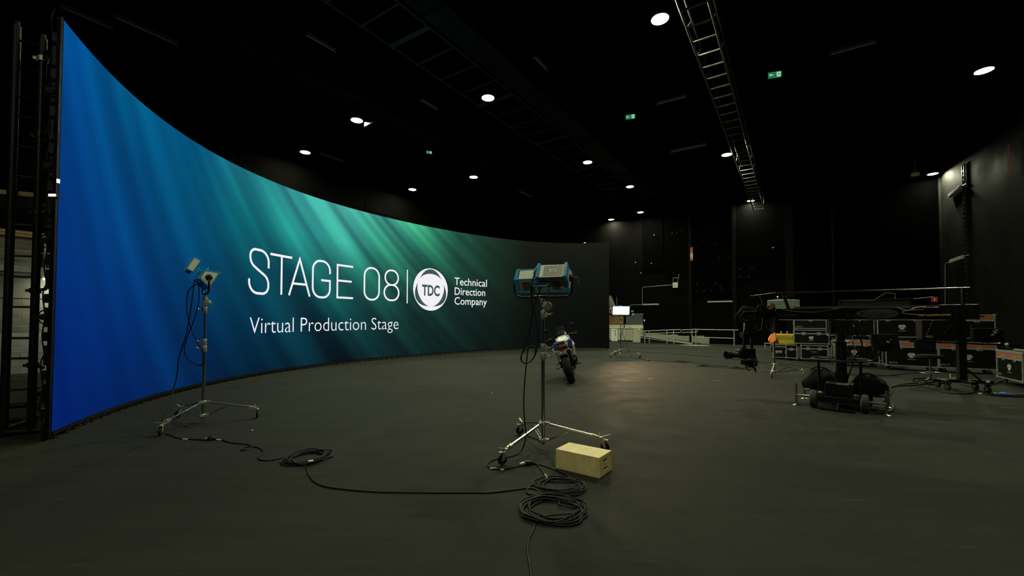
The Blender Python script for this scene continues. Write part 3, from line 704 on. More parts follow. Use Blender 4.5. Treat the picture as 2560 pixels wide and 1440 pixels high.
rolling_stand(sC, (222, 95, 336), 'distant rolling stand holding the lit panel', 1.66, (1.0, 1.5), (270, 290, 330), 'chrome rolling stands', rad=.74)
rolling_stand(sD, (105+0, 232, 338), 'rolling stand without a lamp, orange cloth draped on its top', 1.19, (1.16,), (260, 250, 280), 'chrome rolling stands', knuckle=False, rad=.70)
# hi-vis cloth on the bare stand
CLOTH = mat('orange cloth', (.80, .22, .05), .8, 0, .15, 12)
cl_ = MB(); secs = []
for j in range(8):
    t = j/7; ring = []
    for k in range(20):
        a = 2*PI*k/20; r = .012+.115*t**.75*(1+.28*math.sin(3*a+1)+.12*math.sin(7*a)); dz = -.27*t**1.1*(1+.25*math.sin(2*a+.5))
        ring.append(sD+Vector((r*math.cos(a)-.02*t, r*math.sin(a)*.8, 1.235+dz)))
    secs.append(ring)
cl_.loft(secs, cap=False); o = cl_.build('cloth', CLOTH); tag(o, 'crumpled orange cloth hung over the top of a chrome stand', 'cloth')
o.modifiers.new('thick', 'SOLIDIFY').thickness = .006

# ------------------------------------------------------------------ soft panel lamps
PERF = bpy.data.materials.new('perforated white lid'); PERF.use_nodes = True
def perf_nodes():
    nt = PERF.node_tree; N = nt.nodes; K = nt.links; bs = N['Principled BSDF']
    tc = N.new('ShaderNodeTexCoord'); v = N.new('ShaderNodeTexVoronoi'); v.inputs['Scale'].default_value = 82; v.inputs['Randomness'].default_value = 0
    K.new(tc.outputs['Object'], v.inputs['Vector']); r = N.new('ShaderNodeValToRGB'); r.color_ramp.elements[0].position = .38; r.color_ramp.elements[0].color = (.05, .05, .04, 1)
    r.color_ramp.elements[1].position = .44; r.color_ramp.elements[1].color = (.62, .64, .52, 1); K.new(v.outputs['Distance'], r.inputs[0]); K.new(r.outputs[0], bs.inputs['Base Color'])
    bs.inputs['Roughness'].default_value = .45
perf_nodes()
LIT = emis('lit lamp diffuser', (1.0, .95, .86), 3.2)
def panel_lamp(loc, yaw, tilt, label, w_=.66, ballast='side', lit=False, hh=.16, cat='studio lamp', yoke_drop=.27):
    # local: x width, +y light direction, z up, origin at the yoke pivots
    FRM = BLKM if lit else BLUEP
    t = thing('panel_lamp', label, cat, loc, 0, 'soft panel lamps on stands', rot=(0, 0, yaw))
    T = Matrix.Rotation(-tilt, 3, 'X')         # nose down
    def q(x, y, z): return T@Vector((x, y, z))
    class W(MB):
        pass
    def bx(mb, c, d): return mb.box(q(*c), d, M=T)
    prof = [(.09, hh), (.06, hh), (-.075, hh*.60), (-.095, hh*.5), (-.095, -hh*.5), (-.075, -hh*.60), (.06, -hh), (.09, -hh)]
    def pr(mb, pf, x0, x1):
        n = len(pf); vs = [q(x0, y, z) for y, z in pf]+[q(x1, y, z) for y, z in pf]
        mb.add(vs, [tuple(range(n)), tuple(range(n, 2*n))[::-1]]+[(i, n+i, n+(i+1) % n, (i+1) % n) for i in range(n)])
    hw = w_/2
    mb = MB(); pr(mb, [(y*.97, z*.95) for y, z in prof], -hw+.03, hw-.03); part(mb, 'lamp_body', WHITEP, t)
    mb = MB()    # lower slope: shade on the white shell painted as grey
    pr(mb, [(.062, -hh*.985), (-.073, -hh*.60), (-.071, -hh*.56), (.062, -hh*.93)], -hw+.032, hw-.032); lw = part(mb, 'shaded_lower_shell', GREYP, t)
    for sx in (-1, 1):
        mb = MB()
        for k in range(5):
            yy = .035-.022*k; zz_ = -hh*(.60+.385*(yy+.073)/.135)-.003; bx(mb, (sx*.19, yy, zz_), (.10, .008, .004))
        part(mb, 'vent', BLK, lw)
    for sx in (-1, 1):
        mb = MB(); pr(mb, [(y*1.08, z*1.06) for y, z in prof], sx*hw-.022, sx*hw+.022)
        for yy, zz_ in ((.09, hh), (.09, -hh), (-.085, hh*.5), (-.085, -hh*.5)): bx(mb, (sx*hw*.985, yy, zz_), (.052, .03, .03))
        part(mb, 'end_frame', FRM, t, bevel=.004)
        mb = MB(); pr(mb, [(y*.84, z*.84) for y, z in prof], sx*hw+sx*.0225, sx*hw+sx*.026); part(mb, 'end_plate', WHITEP, t)
    for z in (hh*.52, -hh*.52):
        mb = MB(); bx(mb, (0, -.092, z), (w_-.04, .014, .012)); part(mb, 'side_rail', BLUEP, t)
    for z in (hh+.004, -hh-.004):
        mb = MB(); bx(mb, (0, .082, z), (w_-.03, .016, .014)); part(mb, 'front_rail', BLUEP, t)
    mb = MB(); bx(mb, (0, .093, 0), (w_-.05, .006, hh*1.86)); part(mb, 'diffuser', LIT if lit else mat('lamp diffuser', (.5,.5,.45), .5), t)
    # handles top and bottom
    for z, o_ in ((hh*.72, 1), (-hh*.72, -1)):
        mb = MB(); zt_ = z+o_*.055
        mb.tube([q(-.11, -.05, z), q(-.085, -.06, zt_), q(.085, -.06, zt_), q(.11, -.05, z)], .008, 8); bx(mb, (.0, -.055, z), (.24, .03, .02)); part(mb, 'handle', BLUEP, t)
    if ballast:
        ox, oy, oz = {'side': (.155, -.135, -.022), 'hang': (.06, -.235, .075)}[ballast]
        mb = MB(); bx(mb, (ox, oy, oz), (.30, .06, .19)); bl = part(mb, 'ballast_box', mat('lamp ballast casing', (.10,.10,.09), .5), t, bevel=.006)
        mb = MB(); bx(mb, (ox, oy-.033, oz), (.30, .008, .188)); lid = mb.v; pl = part(mb, 'ballast_lid', WHITEP, bl, bevel=.004)
        # lid pattern panel in its own coordinates so that the holes run square
        mp_ = MB(); mp_.box((0,0,0), (.235, .004, .16)); po = part(mp_, 'perforated_panel', PERF, bl); po.location = q(ox+.015, oy-.039, oz); po.rotation_euler = T.to_euler()
        for sx in (-1, 1):
            mb = MB(); bx(mb, (ox+sx*.168, oy-.012, oz), (.038, .10, .215)); part(mb, 'ballast_rail', BLUEP, bl, bevel=.004)
            mb = MB(); bx(mb, (ox+sx*.1885, oy-.012, oz), (.003, .078, .185)); part(mb, 'ballast_end_plate', WHITEP if ballast == 'hang' else BLUEP, bl)
        mb = MB(); bx(mb, (ox+.015, oy-.0425, oz), (.085, .002, .040)); part(mb, 'name_plate', WHITEP, bl)
        mb = MB(); put_text(mb, 'ARRI', lambda u, v: q(ox+.015+u, oy-.0445, oz+v), -.030, .030, -.011, .022, .02, .25); part(mb, 'lettering', BLK, bl)
        mb = MB(); bx(mb, (ox+.172, oy-.0635, oz-.0), (.018, .002, .05)); part(mb, 'sticker', mat('yellow sticker', (.5,.42,.1), .6), bl)
        mb = MB()
        for k in (0, 1): mb.cyl(q(ox-.20, oy+.01, oz+.03-.045*k), q(ox-.215, oy-.045, oz+.02-.045*k), .018, n=12)
        part(mb, 'connector', STEEL, bl)
        if ballast == 'hang':
            for sx in (-1, 1): mb = MB(); mb.tube([q(ox+sx*.12, oy+.03, oz), q(ox+sx*.12, -.09, .03)], .009, 6); part(mb, 'bracket', BLUEP, t)
    # yoke: a black tube from pivot to pivot under the lamp
    yw = hw+.055; R = .09
    pts = [(-yw, 0, .02), (-yw, 0, -yoke_drop+R)]+[(-yw+R-R*math.cos(k*PI/10), 0, -yoke_drop+R-R*math.sin(k*PI/10)) for k in range(1, 6)]
    pts += [(-x, y, z) for x, y, z in pts[::-1]]
    mb = MB(); mb.tube(pts, .014, 12); mb.lathe((-.12,0,-yoke_drop), [(.015, 0), (.022, .02), (.022, .22), (.015, .24)], 14, (1,0,0)); part(mb, 'yoke', BLKM, t)
    mb = MB(); mb.cyl((0,0,-yoke_drop+.0), (0,0,-yoke_drop-.07), .014, n=12); part(mb, 'spigot', STEEL, t)
    for sx in (-1, 1):
        mb = MB(); mb.lathe((sx*(hw+.02),0,0), [(.03, 0), (.045, .006), (.045, .03), (.03, .04), (.012, .046)], 20, (sx,0,0)); k_ = part(mb, 'pivot_knob', BLKM, t)
        if sx > 0: mb = MB(); mb.tube([(hw+.07,0,0), (hw+.12,0,.0), (hw+.14,-.02,-.09)], .009, 8); part(mb, 'locking_handle', BLKM, k_)
    return t
lA = sA+Vector((0,0,2.105)); lB = sB+Vector((0,0,2.235)); lC = sC+Vector((0,0,1.98))
yA = math.radians(-20)
panel_lamp(lA, yA, math.radians(33), 'large blue and white panel lamp on nearest stand, its back to us', .63, 'side', hh=.145, yoke_drop=.23)
panel_lamp(lB, math.radians(-46), math.radians(27), 'panel lamp seen from its end, before the blue part of screen', .46, 'hang', hh=.132, yoke_drop=.24)
panel_lamp(lC, PI-math.radians(3), math.radians(10), 'lit panel lamp with a glowing white face, right of the screen end', .74, None, True, hh=.175, yoke_drop=.25)
# light of the two working lamps
fwC = Vector((0.16, -1, -.34)).normalized()
_pb = area('panel_beam', lC+fwC*.13, .60, 60, (1, .62, .34), fwC, 'RECTANGLE', .3); _pb.data.spread = math.radians(75)
fwA = Vector((math.sin(math.radians(35)), math.cos(math.radians(35)), -.42)).normalized()

# ------------------------------------------------------------------ cables
def cable(label, pts, r=.006, m=CABLE, n=5, cat='cable', group=None, mm=7):
    mb = MB(); P = smooth_path(pts, n); mb.tube(P, r, mm); o = mb.build('power_cable', m)
    tag(o, label, cat, group); return o
def fl_(px, py, z=.007): return atz(px, py, z)
def pts_at(l, Y): return [aty(x, y, Y) for x, y in l]
Y1 = 5.12
cable('looped black cable hanging off the large lamp', pts_at([(1343,672),(1335,690),(1328,715),(1329,745),(1339,790),(1345,830),(1343,870),(1334,895),(1318,908),(1305,903),(1302,893),(1308,880),(1321,868),(1334,866),(1339,874),(1336,890),(1327,902)], Y1)+pts_at([(1316,908),(1306,905),(1303,892),(1313,860),(1324,826),(1330,790),(1338,760),(1350,725),(1356,717)], 5.06), .0075)
cb = pts_at([(1341,675),(1332,700),(1330,745),(1329,790),(1325,840),(1319,882),(1314,930),(1310,985),(1310,1030),(1314,1075)], 5.2)
cb += [aty(1313,1100,5.15), atz(1306,1122,.05), fl_(1290,1137), fl_(1262,1144), fl_(1238,1148), fl_(1221,1157), fl_(1219,1164), fl_(1228,1171), fl_(1250,1174), fl_(1275,1171), fl_(1300,1164)]
cable('long black cable dropping from the large lamp to the floor plug', cb, .0075)
# plugs, sleeves
def plug(label, a, b, m1=BLKM, r=.022):
    a, b = Vector(a), Vector(b); a.z = b.z = .022; t = thing('cable_plug', label, 'plug', (a+b)/2)
    d = (b-a).normalized(); Ln = (b-a).length
    mb = MB(); mb.lathe(a, [(.006, 0), (r*.6, .01), (r*.8, Ln*.35), (r*.7, Ln*.4)], 14, tuple(d)); mb.build('plug_body', STEEL if m1 is BLKM else m1, t)
    mb = MB(); mb.lathe(a+d*Ln*.4, [(r, 0), (r*1.1, .01), (r*1.05, Ln*.4), (.008, Ln*.6)], 14, tuple(d)); mb.build('socket_body', m1, t); return t
plug('cable connector on floor beside nearest stand caster', fl_(1298,1164), fl_(1333,1160), r=.026)
plug('black cable connector on floor near blue part of screen', fl_(508,1100), fl_(538,1099), r=.026)
TAPE = mat('pale cable tape', (.5,.48,.36), .6)
# floor runs
def coil(c, rx, ry, n, seed, ang=0.0, zstep=.0018, z0=.008):
    rnd = random.Random(seed); out = []
    for i in range(n*14):
        t = 2*PI*i/14; k = i/14; j = 1-.22*rnd.random()*.5-.18*((i//14) % 3)/3; ox, oy = .045*math.sin(k*2.1+seed), .045*math.cos(k*1.7)
        x, y = rx*j*math.cos(t)+ox, ry*j*math.sin(t)+oy
        out.append(Vector((c.x+x*math.cos(ang)-y*math.sin(ang), c.y+x*math.sin(ang)+y*math.cos(ang), z0+zstep*i/14*(1+.8*math.sin(t*1.5+seed)**2))))
    return out
c1 = atz(768, 1146); run1 = [fl_(*p) for p in ((418,1084),(425,1088),(445,1095),(462,1097.5),(490,1099),(515,1100))]
cable('short cable from the left stand caster to floor connector', run1, .007)
run2 = [fl_(*p) for p in ((535,1099),(554,1100),(578,1107),(605,1109.5),(624,1112),(629,1118),(618,1124),(606,1126),(604,1122),(614,1118),(630,1117),(648,1120),(659,1130),(652,1138),(645,1143),(652,1150),(670,1151),(690,1148),(719,1140),(753,1131))]
run2 += [fl_(780,1125,.03)]+coil(c1, .235, .26, 9, 2)+[fl_(767,1164), fl_(768,1175), fl_(772,1187), fl_(787,1205), fl_(816,1217), fl_(876,1224.7), fl_(942,1229.5), fl_(1000,1230.7), fl_(1090,1231.5), fl_(1180,1231.5), fl_(1224,1231.5), fl_(1273,1226), fl_(1320,1220.5), fl_(1340,1224), fl_(1346,1231), fl_(1337,1237), fl_(1322,1235), fl_(1316,1228), fl_(1326,1215.5), fl_(1355,1204), fl_(1395,1199,.012), fl_(1431,1203,.012), fl_(1450,1216,.012), fl_(1452,1230)]
o = cable('long black cable with a round coil crossing the floor between stands', run2, .0075)
c2 = atz(1400, 1215); c3 = atz(1381, 1277)
run3 = [fl_(*p) for p in ((1332,1160),(1345,1160),(1370,1168),(1400,1180),(1425,1194),(1446,1212),(1459,1229))]+[fl_(1440,1238,.01), fl_(1415,1240), fl_(1402,1250), fl_(1400,1262,.02)]
run3 += coil(c3, .275, .262, 9, 5)+[fl_(1345,1292,.01), fl_(1341,1300), fl_(1333,1325), fl_(1322,1350), fl_(1319,1379), fl_(1324,1408), fl_(1328,1440), fl_(1334,1500), fl_(1380,1650)]
cable('black cable coiled in front of the ply box and running toward us', run3, .0075)
run4 = [fl_(1318,1158,.02), fl_(1340,1159,.015), fl_(1352,1172,.012), fl_(1362,1188,.012), fl_(1372,1202,.014)]+coil(c2, .235, .20, 3, 11, .2, .004, .012)+[fl_(1448,1222,.012), fl_(1457,1228,.012)]
cable('loosely looped cable between the floor plug and the ply box', run4, .0075)
for px, py, lb, dx in ((1365,1190,'pale tape band on the looped cable near ply box',6),(1232,1171,'pale tape sleeve on cable under nearest caster',14),(1256,1174,'second pale sleeve right of the nearest caster',9)):
    mb = MB(); a, b = fl_(px-dx/2, py+(-4 if dx == 6 else 0), .010), fl_(px+dx/2, py+(4 if dx == 6 else 0), .010); mb.cyl(a, b, .010, n=8); o = mb.build('cable_tape', TAPE); tag(o, lb, 'tape')
for px, lb in ((462,'pale tape band on cable left of the floor connector'),(547,'pale tape band on cable right of the floor connector')):
    mb = MB(); mb.cyl(fl_(px-5,1097.5 if px < 500 else 1099,.009), fl_(px+6,1098.5 if px < 500 else 1100,.009), .010, n=8); o = mb.build('cable_tape', TAPE); tag(o, lb, 'tape')
mb = MB(); mb.box(atz(777,1152,.05), (.05, .04, .006), .4, ); o = mb.build('cable_tag', mat('cream tag', (.7,.58,.38), .6)); tag(o, 'small cream tag on the coil of cable', 'tag')
# cables of the left lamp
Y2 = 6.45
cable('black cable hanging in a bow from the left lamp', pts_at([(508,711),(498,711),(482,716),(470,730),(467,750),(468,780),(473,805),(483,835),(495,858),(506,880),(511,900),(507,910),(498,913),(482,907),(468,895),(461,876),(463,858),(471,835),(482,808),(491,780),(497,750),(497,720),(495,704)], Y2), .0075)
cable('black cable dropping from the left lamp to the floor caster', pts_at([(486,700),(482,735),(476,780),(470,815),(463,845),(455,870),(446,900),(444,925),(440,950),(433,975)], Y2)+[aty(425,1010,6.2), aty(412,1040,6.0), aty(404,1065,5.9), fl_(407,1083), fl_(418,1087)], .0075)
# cables by the distant lamp and far floor
cable('thin cable hanging from the lit panel to the floor', [aty(1560,797,17.9), aty(1556,830,17.8), aty(1560,845,17.8), aty(1568,866,17.7), aty(1573,882,17.6), fl_(1580,893), fl_(1590,896), fl_(1606,898)], .008)
cable('second thin cable crossing behind the lit panel stand', [aty(1564,797,18.0), aty(1566,830,18.0), aty(1561,850,18), aty(1557,868,18), fl_(1556,880)], .006)
far = [fl_(*p) for p in ((1606,898),(1622,901),(1650,902.5),(1680,904),(1700,903.5),(1725,906.5),(1760,909),(1790,912),(1815,914),(1818,916),(1800,916.5),(1775,915),(1750,915.5))]
cable('thin cable running over the far floor behind the motorcycle', far, .010)
cable('thin far cable from the screen end across to the cases', [fl_(*p) for p in ((1565,876),(1620,881),(1690,883.5),(1745,889.5),(1800,893),(1860,900),(1900,905),(1960,910),(2010,917),(2060,928),(2130,938),(2200,940),(2260,935),(2330,930))], .010)
cable('far cable from the camera crane head along the floor', [fl_(*p) for p in ((1750,915.5),(1790,918),(1840,922),(1885,925),(1930,931),(1990,926),(2050,927),(2120,934),(2190,938),(2250,940))], .010)
for (px, py, rx, lb) in ((1704,905,.30,'small dark cable coil on the far floor, left one'), (1760,915,.26,'small dark cable coil on the far floor, middle one'), (1844,920,.22,'flat cable coil on the floor under the hanging camera')):
    cable(lb, coil(atz(px, py), rx, rx*.8, 5, px), .011)
plug('tiny dark plug on the far floor right of lit panel stand', fl_(1617,900), fl_(1626,902), r=.03)

# ------------------------------------------------------------------ apple box
fc = atz(1498.6, 1196.5); lcn = atz(1385.7, 1169.4)
ux = (fc-lcn).normalized(); aang = math.atan2(ux.y, ux.x)
AW, AD, AH = .508, .305, .205
ab = thing('apple_box', 'pale birch ply box with hand slots on the floor by nearest stand', 'wooden box', (0,0,0), aang)
R_ = Matrix.Rotation(aang, 3, 'Z'); ab.location = fc+R_@Vector((-AW/2, AD/2, 0))
TH = .014
def abp(name, c, d): mb = MB(); mb.box(c, d); return part(mb, name, WOOD, ab, bevel=.0025)
abp('top_panel', (0,0,AH-TH/2), (AW, AD, TH)); abp('bottom_panel', (0,0,TH/2), (AW, AD, TH))
abp('side_panel', (0,-AD/2+TH/2,AH/2), (AW-.002, TH, AH-2*TH-.001)); abp('side_panel', (0,AD/2-TH/2,AH/2), (AW-.002, TH, AH-2*TH-.001))
for sx in (-1, 1):
    mb = MB(); x = sx*(AW/2-TH/2); hs = .115; z1, z2 = AH*.30, AH*.70; g = .024; iy = AD-2*TH; ih = AH-2*TH
    for z0_, z1_ in ((TH, z1-g/2), (z1+g/2, z2-g/2), (z2+g/2, AH-TH)): mb.box((x, 0, (z0_+z1_)/2), (TH, iy, z1_-z0_-.0005))
    for zc in (z1, z2):
        for sy in (-1, 1): mb.box((x, sy*(hs/2+(iy/2-hs/2)/2), zc), (TH, iy/2-hs/2, g))
    part(mb, 'end_panel', WOOD, ab)
mb = MB(); mb.box((0,0,AH/2), (AW-.06, AD-.05, AH-.05)); part(mb, 'slot_shade', BLK, ab)  # black block inside stands for the shade behind the hand slots
mb = MB(); put_text(mb, 'TDC', lambda u, v: Vector((AW/2+.0012, u, AH/2+v)), -.022, .022, -.009, .017); part(mb, 'stamp', mat('burnt stamp on ply', (.25,.19,.08), .7), ab)
# little scraps of tape on floor
for px, py, lb, cl3 in ((631,1075,'tiny white scrap on the floor near left stand',(.7,.7,.65)),(1628,947,'pale tape mark on the warm lit floor',(.45,.4,.3)),(1793,952,'orange tape mark on the floor left of stand base',(.5,.22,.10)),(1229,983,'tiny white scrap on floor left of the nearest stand',(.6,.6,.5))):
    mb = MB(); mb.box(atz(px, py, .003), (.16 if 'mark' in lb else .03, .02, .002), -.2); o = mb.build('floor_mark', mat('tape '+lb[:12], cl3, .7)); tag(o, lb, 'floor mark')

# ------------------------------------------------------------------ motorcycle
mo = atz(1431, 957); hd = math.atan2(-mo.x, mo.y)-math.radians(1)
bk = thing('motorcycle', 'white and blue motorcycle leaning on its stand, seen from behind', 'motorcycle', (mo.x, mo.y, 0), 0,
           rot=(Matrix.Rotation(hd, 3, 'Z')@Matrix.Rotation(-math.radians(16), 3, 'Y')).to_euler())
MW = mat('white fairing paint', (.50, .52, .47), .3, 0, .05, 10, coat=.4); MBL = mat('blue fairing paint', (.02, .05, .40), .3, 0, .05, 10, coat=.4)
MK = mat('black bike plastic', (.012, .012, .012), .42, 0, .2, 15); ENG = mat('dark engine metal', (.04, .04, .04), .4, .8, .25, 20)
TYRE = mat('tyre rubber', (.020, .018, .014), .8, 0, .2, 30, bump=.2)
def mp(mb, name, m, par=None, **k): return part(mb, name, m, par or bk, **k)
RW = .338   # rear axle at y = 0; local x to the right, y forward
def tyre(yc, width, R):
    mb = MB(); prof = []
    for k in range(9):
        a = PI*k/8; prof.append((R-width*.33*(1-math.sin(a)), -math.cos(a)*width/2))
    prof = [(R*.72, -width*.42)]+prof+[(R*.72, width*.42)]
    mb.lathe((0, yc, R), prof, 40, (1,0,0)); return mb
mp(tyre(0, .190, RW), 'rear_tyre', TYRE)
mb = MB()
for k in range(22):
    a = 2*PI*k/22
    for s in (-1, 1): mb.beam((s*.012, RW*0+math.sin(a)*(RW+.0005), RW+math.cos(a)*(RW+.0005)), (s*.068, math.sin(a+.12)*(RW-.012), RW+math.cos(a+.12)*(RW-.012)), .006, .004)
mp(mb, 'tread_grooves', BLK)
def rim(yc, wd, R, nm):
    mb = MB(); mb.lathe((0, yc, RW), [(R*.74, -wd*.4), (R*.66, -wd*.2), (R*.66, wd*.2), (R*.74, wd*.4)], 30, (1,0,0)); mb.lathe((0, yc, RW), [(.05, -.06), (.05, .06)], 16, (1,0,0))
    for k in range(5):
        a = 2*PI*k/5; mb.beam((0, yc+.04*math.sin(a), RW+.04*math.cos(a)), (0, yc+R*.68*math.sin(a), RW+R*.68*math.cos(a)), .03, .03)
    mp(mb, nm, MK)
rim(0, .17, RW, 'rear_rim')
mp(tyre(1.52, .12, .30), 'front_tyre', TYRE); rim(1.52, .10, .30, 'front_rim')
mb = MB(); 
for s in (-1, 1): mb.beam((s*.115, 0, RW), (s*.12, .62, .42), .045, .09)
mb.box((0, .40, .42), (.22, .12, .10)); mp(mb, 'swingarm', MK)
mb = MB(); mb.lathe((-.12, 0, RW), [(.10, 0), (.10, .008)], 24, (1,0,0)); mp(mb, 'sprocket', ENG)
mb = MB(); mb.lathe((.115, 0, RW), [(.12, 0), (.12, .006)], 24, (1,0,0)); mp(mb, 'brake_disc', CHROME)
mb = MB(); mb.box((0, .95, .55), (.34, .50, .42)); mb.box((0, .88, .34), (.26, .50, .16)); mb.lathe((-.24, .85, .45), [(.10, 0), (.12, .03), (.12, .09)], 20, (1,0,0)); mb.lathe((.15, .85, .45), [(.12, 0), (.12, .06), (.10, .09)], 20, (1,0,0)); mp(mb, 'engine', ENG, bevel=.02)
# exhaust: stubby can low on the right
mb = MB(); mb.loft([[Vector((x+.075*rr*math.cos(t), y, z+.10*rr*math.sin(t))) for t in [2*PI*k/16 for k in range(16)]] for x, y, z, rr in ((.17, .55, .40, .6), (.20, .35, .45, .95), (.225, .05, .55, 1), (.23, -.06, .585, .85))]); ex = mp(mb, 'exhaust', mat('dark exhaust can', (.03,.028,.025), .35, .7))
mb = MB(); mb.lathe((.23, -.066, .59), [(.045, 0), (.045, -.012), (.03, -.013), (.03, -.002)], 16, (0,1,0)); mp(mb, 'exhaust_tip', CHROME, ex)
mb = MB(); mb.tube(smooth_path([(.12,.95,.35), (.14,.75,.26), (.16,.55,.38)], 6), .028, 8); mp(mb, 'exhaust_pipe', mat('copper tinted pipe', (.35,.2,.1), .3, .9), ex)
# tail and fairings
def ring(y, w_, zc, h_, n=16, sq=.75):
    return [Vector((w_*math.copysign(abs(math.cos(t))**sq, math.cos(t)), y, zc+h_*math.copysign(abs(math.sin(t))**sq, math.sin(t)))) for t in [2*PI*k/n for k in range(n)]]
mb = MB(); mb.loft([ring(-.30, .07, .96, .035), ring(-.22, .11, .97, .055), ring(0, .14, .96, .075), ring(.25, .15, .92, .08), ring(.50, .14, .88, .07)]); mp(mb, 'tail_section', MK)
mb = MB(); mb.loft([ring(-.20, .10, 1.02, .03), ring(0, .14, 1.025, .035), ring(.16, .15, 1.02, .04), ring(.22, .13, .97, .03), ring(.45, .15, .95, .035), ring(.66, .12, .98, .04)]); mp(mb, 'seat', mat('black seat vinyl', (.015,.015,.015), .55))
mb = MB(); mb.loft([ring(.62, .08, .98, .05), ring(.74, .14, 1.03, .09), ring(.92, .18, 1.06, .11), ring(1.10, .16, 1.03, .10), ring(1.18, .10, .98, .06)]); mp(mb, 'fuel_tank', MW)
mb = MB(); mb.box((0, -.12, 1.075), (.20, .16, .02)); mb.tube([(-.11,.05,1.05), (-.13,-.12,1.06), (-.09,-.25,1.05), (.09,-.25,1.05), (.13,-.12,1.06), (.11,.05,1.05)], .012, 8); mp(mb, 'luggage_rack', MK)
for s in (-1, 1):
    # white side panel running down and forward, blue above it
    mb = MB(); a = [(.10,.98), (.26,.99), (.30,.90), (.27,.74), (.23,.68), (.24,.82)]
    mb.prism([(s*x, z) for x, z in a], .70, .98); mp(mb, 'side_fairing', MW, bevel=.012, label='white side fairing')
    mb = MB(); mb.prism([(s*x, z) for x, z in [(.08,1.0), (.20,1.06), (.27,1.02), (.24,.90), (.14,.86)]], .48, .80); mp(mb, 'blue_panel', MBL, bevel=.012, label='blue panel')
    mb = MB(); mb.prism([(s*x, z) for x, z in [(.255,.93), (.30,.90), (.26,.64), (.20,.56), (.215,.66)]], .42, .66); mp(mb, 'lower_fairing', MW, bevel=.01, label='white lower fairing blade')
    mb = MB(); mb.prism([(s*x, z) for x, z in [(.10,1.02), (.155,1.0), (.14,.92), (.10,.93)]], -.16, .2); mp(mb, 'tail_panel', MW if s > 0 else MBL, bevel=.008)
    mb = MB(); mb.tube([(s*.06, -.22, .86), (s*.13, -.24, .865)], .008, 6); mb.lathe((s*.13, -.24, .865), [(.012, 0), (.018, .02), (.012, .055)], 12, (s,0,0)); mp(mb, 'rear_indicator', mat('amber indicator lens', (.6,.35,.2), .3))
    mb = MB(); mb.tube([(s*.14, .55, .52), (s*.22, .50, .40), (s*.30, .47, .37)], .012, 8); mb.box((s*.30,.47,.385), (.09,.03,.015)); mp(mb, 'foot_peg', ENG)
    mb = MB(); mb.tube([(s*.13, .30, .80), (s*.19, .15, .58), (s*.24, .12, .52)], .012, 8); mb.box((s*.25,.12,.53), (.08,.03,.015)); mp(mb, 'passenger_peg', ENG)
mb = MB(); mb.box((0, -.305, .955), (.13, .02, .045)); mp(mb, 'tail_light', mat('red tail lens', (.42,.02,.02), .25), bevel=.006)
mb = MB(); mb.box((0, -.30, .90), (.10, .02, .03)); mp(mb, 'reflector', mat('red reflector lens', (.35,.01,.01), .2))
mb = MB(); mb.beam((0,-.18,.93), (0,-.34,.74), .10, .02); mp(mb, 'plate_holder', MK)
plc = Vector((0,-.345,.815)); PW_, PH_ = .185, .10
Mt = Matrix.Rotation(math.radians(-14), 3, 'X')
mb = MB(); mb.box(plc, (PW_, .004, PH_), M=Mt); np_ = mp(mb, 'number_plate', mat('plate white rim', (.6,.6,.55), .5))
mb = MB(); mb.box(plc+Mt@Vector((0,-.003,0)), (PW_-.014, .002, PH_-.014), M=Mt); mp(mb, 'plate_field', BLK, np_)
mb = MB(); put_text(mb, 'MH·55', lambda u, v: plc+Mt@Vector((u, -.005, v)), -.078, .078, -.026, .052, .012); mp(mb, 'plate_lettering', mat('plate white lettering', (.75,.75,.7), .5), np_)
mb = MB(); mb.prism([(-.09,.52), (.09,.52), (.10,.68), (.06,.76), (-.06,.76), (-.10,.68)], -.02, .30); mp(mb, 'inner_mudguard', MK, bevel=.01)
mb = MB(); mb.loft([[Vector((x, RW*0+math.sin(a)*(RW+.03), RW+math.cos(a)*(RW+.03+.012*k))) for x, k in ((-.09,0), (0,1), (.09,0), (.085,-.5), (0,.4), (-.085,-.5))] for a in [-.15+.1*i for i in range(10)]]); mp(mb, 'rear_hugger', MK)
# front end
mb = MB()
for s in (-1, 1): mb.cyl((s*.11, 1.52, .30), (s*.11, 1.27, .98), .026, n=12)
mb.box((0, 1.24, 1.02), (.28, .06, .03)); mb.box((0, 1.30, .84), (.28, .06, .03)); mp(mb, 'front_fork', ENG)
mb = MB(); mb.loft([[Vector((x, 1.52+math.sin(a)*(.34), .30+math.cos(a)*(.34)+k)) for x, k in ((-.07,0), (0,.02), (.07,0), (0,.01))] for a in [-.9+.16*i for i in range(9)]]); mp(mb, 'front_mudguard', MW)
mb = MB(); mb.loft([ring(1.20, .20, 1.04, .12), ring(1.35, .21, 1.05, .15), ring(1.55, .14, 1.0, .11), ring(1.66, .05, .95, .05)]); mp(mb, 'front_fairing', MW)
SCRN = mat('smoked windscreen', (.03, .035, .035), .12, 0, .1)
mb = MB(); mb.prism([(-.15, 1.16), (.15, 1.16), (.14, 1.34), (.09, 1.43), (-.09, 1.43), (-.14, 1.34)], 1.33, 1.338); mp(mb, 'windscreen', SCRN, bevel=.003)
mb = MB(); mb.box((0, 1.30, 1.26), (.20, .03, .11), M=Matrix.Rotation(-.5, 3, 'X')); ins = mp(mb, 'instrument_panel', MK, bevel=.01)
mb = MB(); mb.tube(smooth_path([(-.40,1.02,1.14), (-.24,1.12,1.18), (-.10,1.21,1.14), (.10,1.21,1.14), (.24,1.12,1.18), (.40,1.02,1.14)], 5), .013, 8); hb = mp(mb, 'handlebar', MK)
